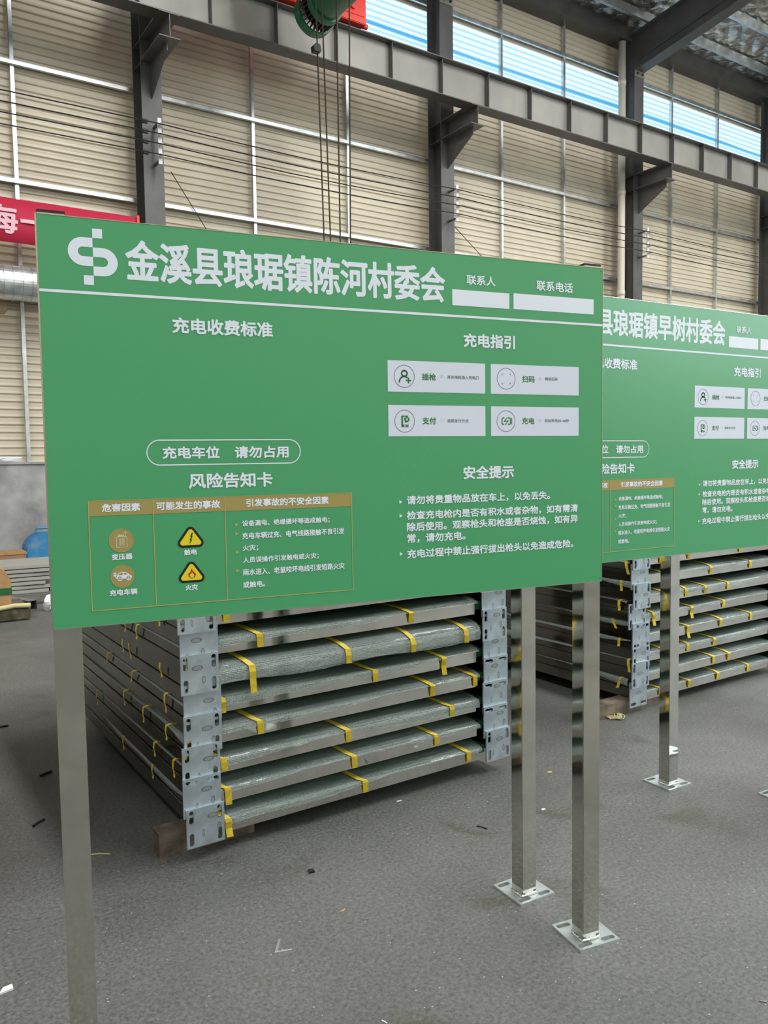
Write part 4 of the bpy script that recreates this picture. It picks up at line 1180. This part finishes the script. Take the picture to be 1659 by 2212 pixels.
# ================================================================== STACKS OF WRAPPED FRAMES
LP = 0.1245; LH = 0.1205
def ribbon(path, w, slant=0.0):
    """strip of width w along path [(x, y, z)...], width measured along x (front) """
    V = []; F = []
    for i, (x, y, z) in enumerate(path):
        s = slant * i
        V += [(x + s, y, z), (x + s + w, y, z)]
    F = [(2 * i, 2 * i + 1, 2 * i + 3, 2 * i + 2) for i in range(len(path) - 1)]
    return V, F
def frame_layer(origin, yaw, k, spec, label, group, rr):
    """one packed steel frame: local x along the front, y back, z up from its underside"""
    t = empty('packaged_sign', origin, yaw, label, 'packaged sign', group)
    W_ = 1.742; D_ = 2.15; lw = 0.066; xl = 0.047; xr = W_ - 0.047 - lw
    for x in (xl, xr):
        b = MB(); b.box(x, x + lw, 0.009, D_, 0.0, 0.066); b.build('leg', m_stain_b, t, bevel=0.002)
    slotted_plate('base_plate', 0, 0, t, vertical=True, material=m_plate, rot=(pi / 2 if spec['l'] == 'V' else 0), loc=(0.08, 0.008, 0.033))
    slotted_plate('base_plate', 0, 0, t, vertical=True, material=m_plate, rot=(pi / 2 if spec['r'] == 'V' else 0), loc=(W_ - 0.08, 0.008, 0.036))
    rh = 0.028; x0, x1 = xl + lw + 0.002, W_ - 0.19
    yf = 0.022
    b = MB(); b.box(x0, x1, yf, yf + 0.05, -0.03, rh); b.build('front_rail', m_stain, t, bevel=0.002)
    bx('panel', x0, xr, yf + 0.051, D_ - 0.05, -0.02, 0.022, m_wrapback, t)
    for x in (xl + 0.006, xr):
        bx('side_rail', x, x + lw - 0.006, 0.03, D_, 0.0675, 0.120, m_stain_b, t, bevel=0.002)
    bx('back_rail', x0, xr, D_ - 0.05, D_, 0.0, LH, m_stain_b, t)
    # bubble wrap over the rail: profile from the hanging front edge over the top and back
    nx = 60; V = []; F = []
    full = spec.get('full', 0)
    ph = rr.random() * 6
    prof = []
    for i in range(nx + 1):
        x = x0 + (x1 - x0 + 0.015) * i / nx
        drop = 0.014 + 0.016 * sin(x * 2.6 + ph) + 0.008 * sin(x * 7 + ph * 2)
        drop = max(0.003, drop + spec.get('drop', 0))
        if full: drop = 0.062 + 0.006 * sin(x * 9 + ph)
        bulge = 0.008 + 0.004 * sin(x * 11 + ph)
        lift = 0.006 + 0.006 * (sin(x * 5 + ph) + 1)
        if full: lift += 0.018; bulge += 0.012
        P_ = [(yf - bulge * 0.6 - 0.003, rh - drop), (yf - bulge, rh - drop * 0.4), (yf - bulge * 0.6, rh + 0.002), (yf + 0.012, rh + lift * 0.8), (yf + 0.05, rh + lift + 0.006), (yf + 0.10, rh + lift + 0.012), (yf + 0.18, rh + lift * 0.8 + 0.014), (yf + 0.35, rh + 0.018), (yf + 0.60, rh + 0.012)]
        prof.append((x, P_))
        V += [(x, p_[0] + 0.001 * rr.uniform(-1, 1), p_[1] + 0.0012 * rr.uniform(-1, 1)) for p_ in P_]
    m_ = len(prof[0][1])
    for i in range(nx):
        for j in range(m_ - 1): F.append((i * m_ + j, (i + 1) * m_ + j, (i + 1) * m_ + j + 1, i * m_ + j + 1))
    mesh('bubble_wrap', V, F, m_wrap, t, smooth=True)
    # second sheet beneath gives the wrap its milky body
    # side wrap strips lying along the legs
    for sgn, xs in ((-1, xl), (1, xr + lw)):
        V = []; F = []; ny = 70; ph2 = rr.random() * 6
        for i in range(ny + 1):
            y = 0.05 + (D_ - 0.1) * i / ny
            a = max(0.0, sin(y * 2.1 + ph2) + 0.25 * sin(y * 6.3 + ph2))
            dr_ = 0.001 + 0.036 * max(0, a - 0.15) ** 1.3
            o_ = 0.003 + 0.010 * a
            V += [(xs + sgn * o_ * 0.7, y, LH - dr_), (xs + sgn * o_, y, LH - dr_ * 0.5), (xs + sgn * o_ * 0.4, y, LH + 0.0005), (xs - sgn * 0.02, y, LH + 0.001), (xs - sgn * lw, y, LH + 0.0015)]
        for i in range(ny):
            for j in range(4): F.append((i * 5 + j, (i + 1) * 5 + j, (i + 1) * 5 + j + 1, i * 5 + j + 1))
        mesh('bubble_wrap', V, F, m_wrap, t, smooth=True)
        ys = spec.get('side', [])
        if sgn == 1: ys = [0.3 + rr.random() * 0.2, 0.9 + rr.random() * 0.2]
        for y in ys:
            hgt = 0.055 + 0.025 * rr.random(); sl_ = 0.012 * rr.uniform(-1, 1)
            pth = [(xs - sgn * 0.03, LH + 0.003), (xs - sgn * 0.004, LH + 0.0028), (xs + sgn * 0.010, LH - 0.001), (xs + sgn * 0.014, LH - hgt * 0.4), (xs + sgn * 0.009, LH - hgt * 0.8), (xs + sgn * 0.012, LH - hgt)]
            V = []; F = []
            for i, (px_, pz_) in enumerate(pth): V += [(px_, y + sl_ * i, pz_), (px_, y + 0.021 + sl_ * i, pz_)]
            for i in range(len(pth) - 1): F.append((2 * i, 2 * i + 1, 2 * i + 3, 2 * i + 2))
            mesh('tape', V, F, m_tape, t)
    # front tapes
    for (fx, long) in spec['front']:
        x = x0 + (x1 - x0) * fx
        i = min(nx, max(0, int(fx * nx))); P_ = prof[i][1]
        off = 0.004
        tail = long
        pth = [(P_[6][0] - 0.02, P_[6][1] + off), (P_[5][0], P_[5][1] + off), (P_[4][0], P_[4][1] + off), (P_[3][0] - 0.003, P_[3][1] + off), (P_[2][0] - off, P_[2][1] + off * .5), (P_[1][0] - off, P_[1][1]), (yf - 0.006, rh - 0.04), (yf - 0.004 - (0.01 if tail > .07 else 0), rh - tail)]
        if full: pth[-2] = (P_[0][0] - off, P_[0][1]); pth[-1] = (yf - 0.02, rh - tail)
        V = []; F = []; sl_ = -0.004
        for i, (py_, pz_) in enumerate(pth):
            s_ = -0.055 * (1 - i / 4) if i < 4 else 0.002 * i
            V += [(x + s_, py_, pz_), (x + s_ + 0.029, py_, pz_ - 0.0015)]
        for i in range(len(pth) - 1): F.append((2 * i, 2 * i + 1, 2 * i + 3, 2 * i + 2))
        o = mesh('tape', V, F, m_tape, t)
        md = o.modifiers.new('t', 'SOLIDIFY'); md.thickness = 0.0008
    return t
ordn = ['lowest', 'second lowest', 'third from the bottom', 'fourth from the bottom', 'fifth from the bottom', 'sixth from the bottom', 'seventh from the bottom', 'eighth from the bottom', 'ninth from the bottom']
specs1 = [
    dict(l='V', r='V', front=[(0.03, 0.075), (0.50, 0.055), (0.93, 0.05)], side=[0.10, 0.55, 1.02], dx=0.0, dy=-0.040, drop=0.004),
    dict(l='H', r='H', front=[(0.04, 0.07), (0.47, 0.055), (0.80, 0.05)], side=[0.22, 0.48, 1.5], dx=-0.008, dy=-0.031),
    dict(l='V', r='H', front=[(0.03, 0.05), (0.45, 0.055), (0.87, 0.05)], side=[0.02, 0.3, 0.62, 0.95], dx=-0.004, dy=-0.022, drop=0.018),
    dict(l='V', r='H', front=[(0.14, 0.055), (0.78, 0.055), (0.97, 0.05)], side=[0.35, 0.80, 1.25], dx=0.010, dy=-0.013),
    dict(l='H', r='H', front=[(0.02, 0.06), (0.55, 0.055), (0.83, 0.085)], side=[0.02, 0.42, 0.9, 1.0], dx=0.016, dy=-0.003),
    dict(l='V', r='V', front=[(0.12, 0.115), (0.45, 0.06), (0.70, 0.05), (0.93, 0.05)], side=[0.03, 0.7, 0.85, 1.4], dx=0.004, dy=-0.013, full=1),
    dict(l='H', r='H', front=[(0.15, 0.055), (0.70, 0.05)], side=[0.4, 1.2], dx=0.008, dy=-0.003),
    dict(l='V', r='H', front=[(0.05, 0.05), (0.66, 0.05), (0.95, 0.05)], side=[0.3, 0.75], dx=-0.002, dy=-0.012),
    dict(l='H', r='V', front=[(0.3, 0.05), (0.7, 0.05)], side=[0.5, 1.1], dx=0.004, dy=-0.002)]
def stack(x, y, yaw, z0, specs, which, seed, grp):
    rr = random.Random(seed)
    for k, sp in enumerate(specs):
        c_, s_ = cos(yaw), sin(yaw)
        dx, dy = sp['dx'], sp['dy'] + 0.04
        frame_layer((x + dx * c_ - dy * s_, y + dx * s_ + dy * c_, z0 + LP * k), yaw, k, sp,
                    '%s bubble-wrapped steel sign frame in the %s stack' % (ordn[k], which), grp, rr)
stack(0.470, 1.100, 0.185, 0.1035, specs1, 'near', 3, 'wrapped frames in the near stack')
specs2 = [dict(l='H', r='V', front=[(0.12, 0.05), (0.33, 0.05), (0.55, 0.05), (0.8, .05)], side=[0.08, 1.35, 1.75], dx=0.0, dy=0.0),
          dict(l='V', r='H', front=[(0.22, 0.055), (0.5, 0.05), (0.62, .05)], side=[0.06, 1.2], dx=0.006, dy=-0.011),
          dict(l='V', r='V', front=[(0.12, 0.05), (0.3, 0.05), (0.5, .05)], side=[0.12, 1.1, 1.9], dx=0.022, dy=-0.002),
          dict(l='H', r='H', front=[(0.3, 0.08), (0.55, 0.05), (0.8, .05)], side=[0.2, 0.5, 1.35], dx=0.008, dy=-0.012),
          dict(l='V', r='V', front=[(0.08, 0.08), (0.35, 0.08), (0.6, 0.05)], side=[0.1, 0.9, 1.3], dx=-0.016, dy=-0.001),
          dict(l='V', r='H', front=[(0.12, 0.05), (0.28, 0.05), (0.42, 0.05), (0.6, .05)], side=[0.12, 1.5], dx=0.014, dy=-0.013),
          dict(l='H', r='H', front=[(0.14, 0.055), (0.48, 0.05), (0.8, .05)], side=[0.08, 1.1], dx=0.004, dy=-0.003),
          dict(l='V', r='H', front=[(0.1, 0.055), (0.3, 0.05), (0.7, .05)], side=[0.3, 1.0], dx=0.008, dy=-0.013)]
stack(3.325, 1.80, 0.185, 0.0835, specs2, 'far right', 9, 'wrapped frames in the far stack')
def hollow_tube(name, loc, rz, ln, w_, h_, m, label, cat, grp=None):
    e = empty(name, loc, rz, label, cat, grp)
    t_ = 0.004
    b = MB(); b.box(0, ln, 0, w_, 0, t_); b.box(0, ln, 0, w_, h_ - t_, h_); b.box(0, ln, 0, t_, t_, h_ - t_); b.box(0, ln, w_ - t_, w_, t_, h_ - t_)
    b.build('tube_wall', m, e); bx('tube_inside', ln * 0.12, ln * 0.12 + 0.004, t_, w_ - t_, t_, h_ - t_, m_dark, e)
    return e
q = wpt(345, 1856)
hollow_tube('support_tube', (q.x, q.y, 0), 0.185, 0.42, 0.085, 0.103, m_rusty, 'scuffed hollow steel tube under the front of the near stack', 'support', 'support tubes')
hollow_tube('support_tube', (q.x - 0.08, q.y + 1.6, 0), 0.185, 2.0, 0.085, 0.103, m_rusty, 'support tube under the back of the near stack', 'support', 'support tubes')
hollow_tube('support_tube', (2.95, 1.80, 0), 0.185, 0.85, 0.10, 0.083, m_rusty, 'flat steel support under the front of the far stack', 'support', 'support tubes')
hollow_tube('support_tube', (2.78, 3.3, 0), 0.185, 2.3, 0.10, 0.083, m_rusty, 'flat steel support under the back of the far stack', 'support', 'support tubes')

# added block, out of view at left: shades the floor, shows in polished tubes
tl = empty('shade_blocker', (-1.32, 0.85, 0), 0.05, 'dark block added out of view at left to shade the floor', 'light blocker')
b = MB(); b.prism([(-0.85, 0.1), (0.85, 0.1), (0.87, 0.6), (0.84, 2.25), (0.5, 2.38), (-0.5, 2.36), (-0.83, 2.2)], 0.0, 2.1, lambda p_, q_, t: (p_, t, q_)); b.build('blocker_cover', m_crate, tl, bevel=0.03)
for y_ in (0.2, 1.0, 1.8): bx('blocker_bearer', -0.8, 0.8, y_, y_ + 0.09, 0, 0.1, m_woodp, tl)

# ================================================================== FLOOR LITTER
def bit(name, px, py, pts, h, m, label, cat, rz=0.0, sc=1.0):
    q = wpt(px, py)
    b = MB(); b.prism([(x * sc, y * sc) for x, y in pts], 0, h, lambda p_, q_, t: (p_, q_, t))
    o = b.build(name, m); o.location = (q.x, q.y, 0.0); o.rotation_euler = (0, 0, rz)
    return tag(o, label, cat)
bit('metal_scrap', 607, 2048, [(-0.028, -0.022), (0.03, -0.03), (0.031, -0.024), (-0.015, -0.014), (0.012, 0.045), (0.004, 0.047)], 0.004, m_galv, 'small bent L-shaped metal strip on the floor at the bottom', 'scrap')
bit('dry_leaf', 740, 1967, [(-0.014, -0.006), (0, -0.008), (0.013, 0.004), (0.012, 0.007), (-0.002, -0.001)], 0.003, m_leaf, 'tiny dry leaf on the floor below the near stack', 'leaf')
bit('dry_leaf', 1187, 1669, [(-0.016, -0.008), (0.002, -0.014), (0.018, 0.002), (0.006, 0.012), (-0.01, 0.006)], 0.004, m_leaf, 'brown leaf on the floor between the near sign and the second sign leg', 'leaf')
bit('metal_nut', 672, 1883, [(-0.012, -0.012), (0.012, -0.014), (0.012, 0.012), (-0.010, 0.012)], 0.006, m_dark, 'small dark square nut on the floor below the near stack', 'nut')
bit('paper_scrap', 1128, 1788, [(-0.03, -0.01), (0.02, -0.014), (0.03, 0.03)], 0.002, m_bag, 'white paper scrap just left of the second sign leg', 'paper')
bit('paper_scrap', 862, 1731, [(-0.012, -0.004), (0.014, -0.004), (0.012, 0.006), (-0.01, 0.005)], 0.003, m_bag, 'tiny white paper scrap right below the near stack', 'paper')
bit('paper_scrap', 1174, 1749, [(-0.01, -0.006), (0.01, -0.004), (0.01, 0.008), (-0.01, 0.006)], 0.003, m_bag, 'tiny white paper scrap right of the second sign leg', 'paper')
bit('paper_scrap', 14, 2140, [(-0.02, -0.015), (0.02, -0.004), (0.015, 0.02), (-0.01, 0.012)], 0.006, m_bag, 'crumpled pale scrap on the floor at the lower left edge', 'paper')
def twig(px, py, px2, py2, label, m=m_dark, r=0.003):
    a = wpt(px, py); b_ = wpt(px2, py2)
    b = MB(); L_ = (b_ - a); mid_ = L_ * 0.5 + Vector((-L_.y, L_.x, 0)) * 0.06
    b.tube([(0, 0, r), (mid_.x, mid_.y, r), (L_.x, L_.y, r)], r, 5)
    o = b.build('twig', m); o.location = (a.x, a.y, 0); tag(o, label, 'twig', 'thin strands on the floor')
twig(87, 1678, 112, 1668, 'short dark twig on the floor left of the near leg, upper one', r=0.006)
twig(72, 1787, 96, 1772, 'short dark twig on the floor left of the near leg, lower one', r=0.006)
twig(0, 1572, 18, 1569, 'dark twig at the left photo edge', r=0.006)
twig(190, 1848, 237, 1846, 'pale straw right of the near sign leg', m_foam)
twig(1030, 1785, 1052, 1792, 'brown twig on the floor left of the second sign leg')
twig(825, 2206, 836, 2212, 'pale strand on the floor at the bottom edge', m_bag, 0.002)
twig(1640, 2163, 1656, 2166, 'short metal pin on the floor at the lower right', m_galv_dark)
# knot of straps in front of the far stack
q = wpt(1330, 1552); rr = random.Random(4)
b = MB()
for k in range(7):
    a0 = rr.uniform(0, 6.28); pts = []
    for j in range(9):
        pts.append((0.07 * (j / 8 - 0.5) * 1.6 + 0.012 * sin(j * 2 + a0), 0.05 * sin(j * 0.9 + a0), 0.006 + 0.012 * abs(sin(j * 1.1 + a0))))
    b.tube(pts, 0.0028, 5)
o = b.build('strap_tangle', m_foam); o.location = (q.x, q.y, 0); tag(o, 'tangle of pale packing straps on the floor before the far stack', 'straps')
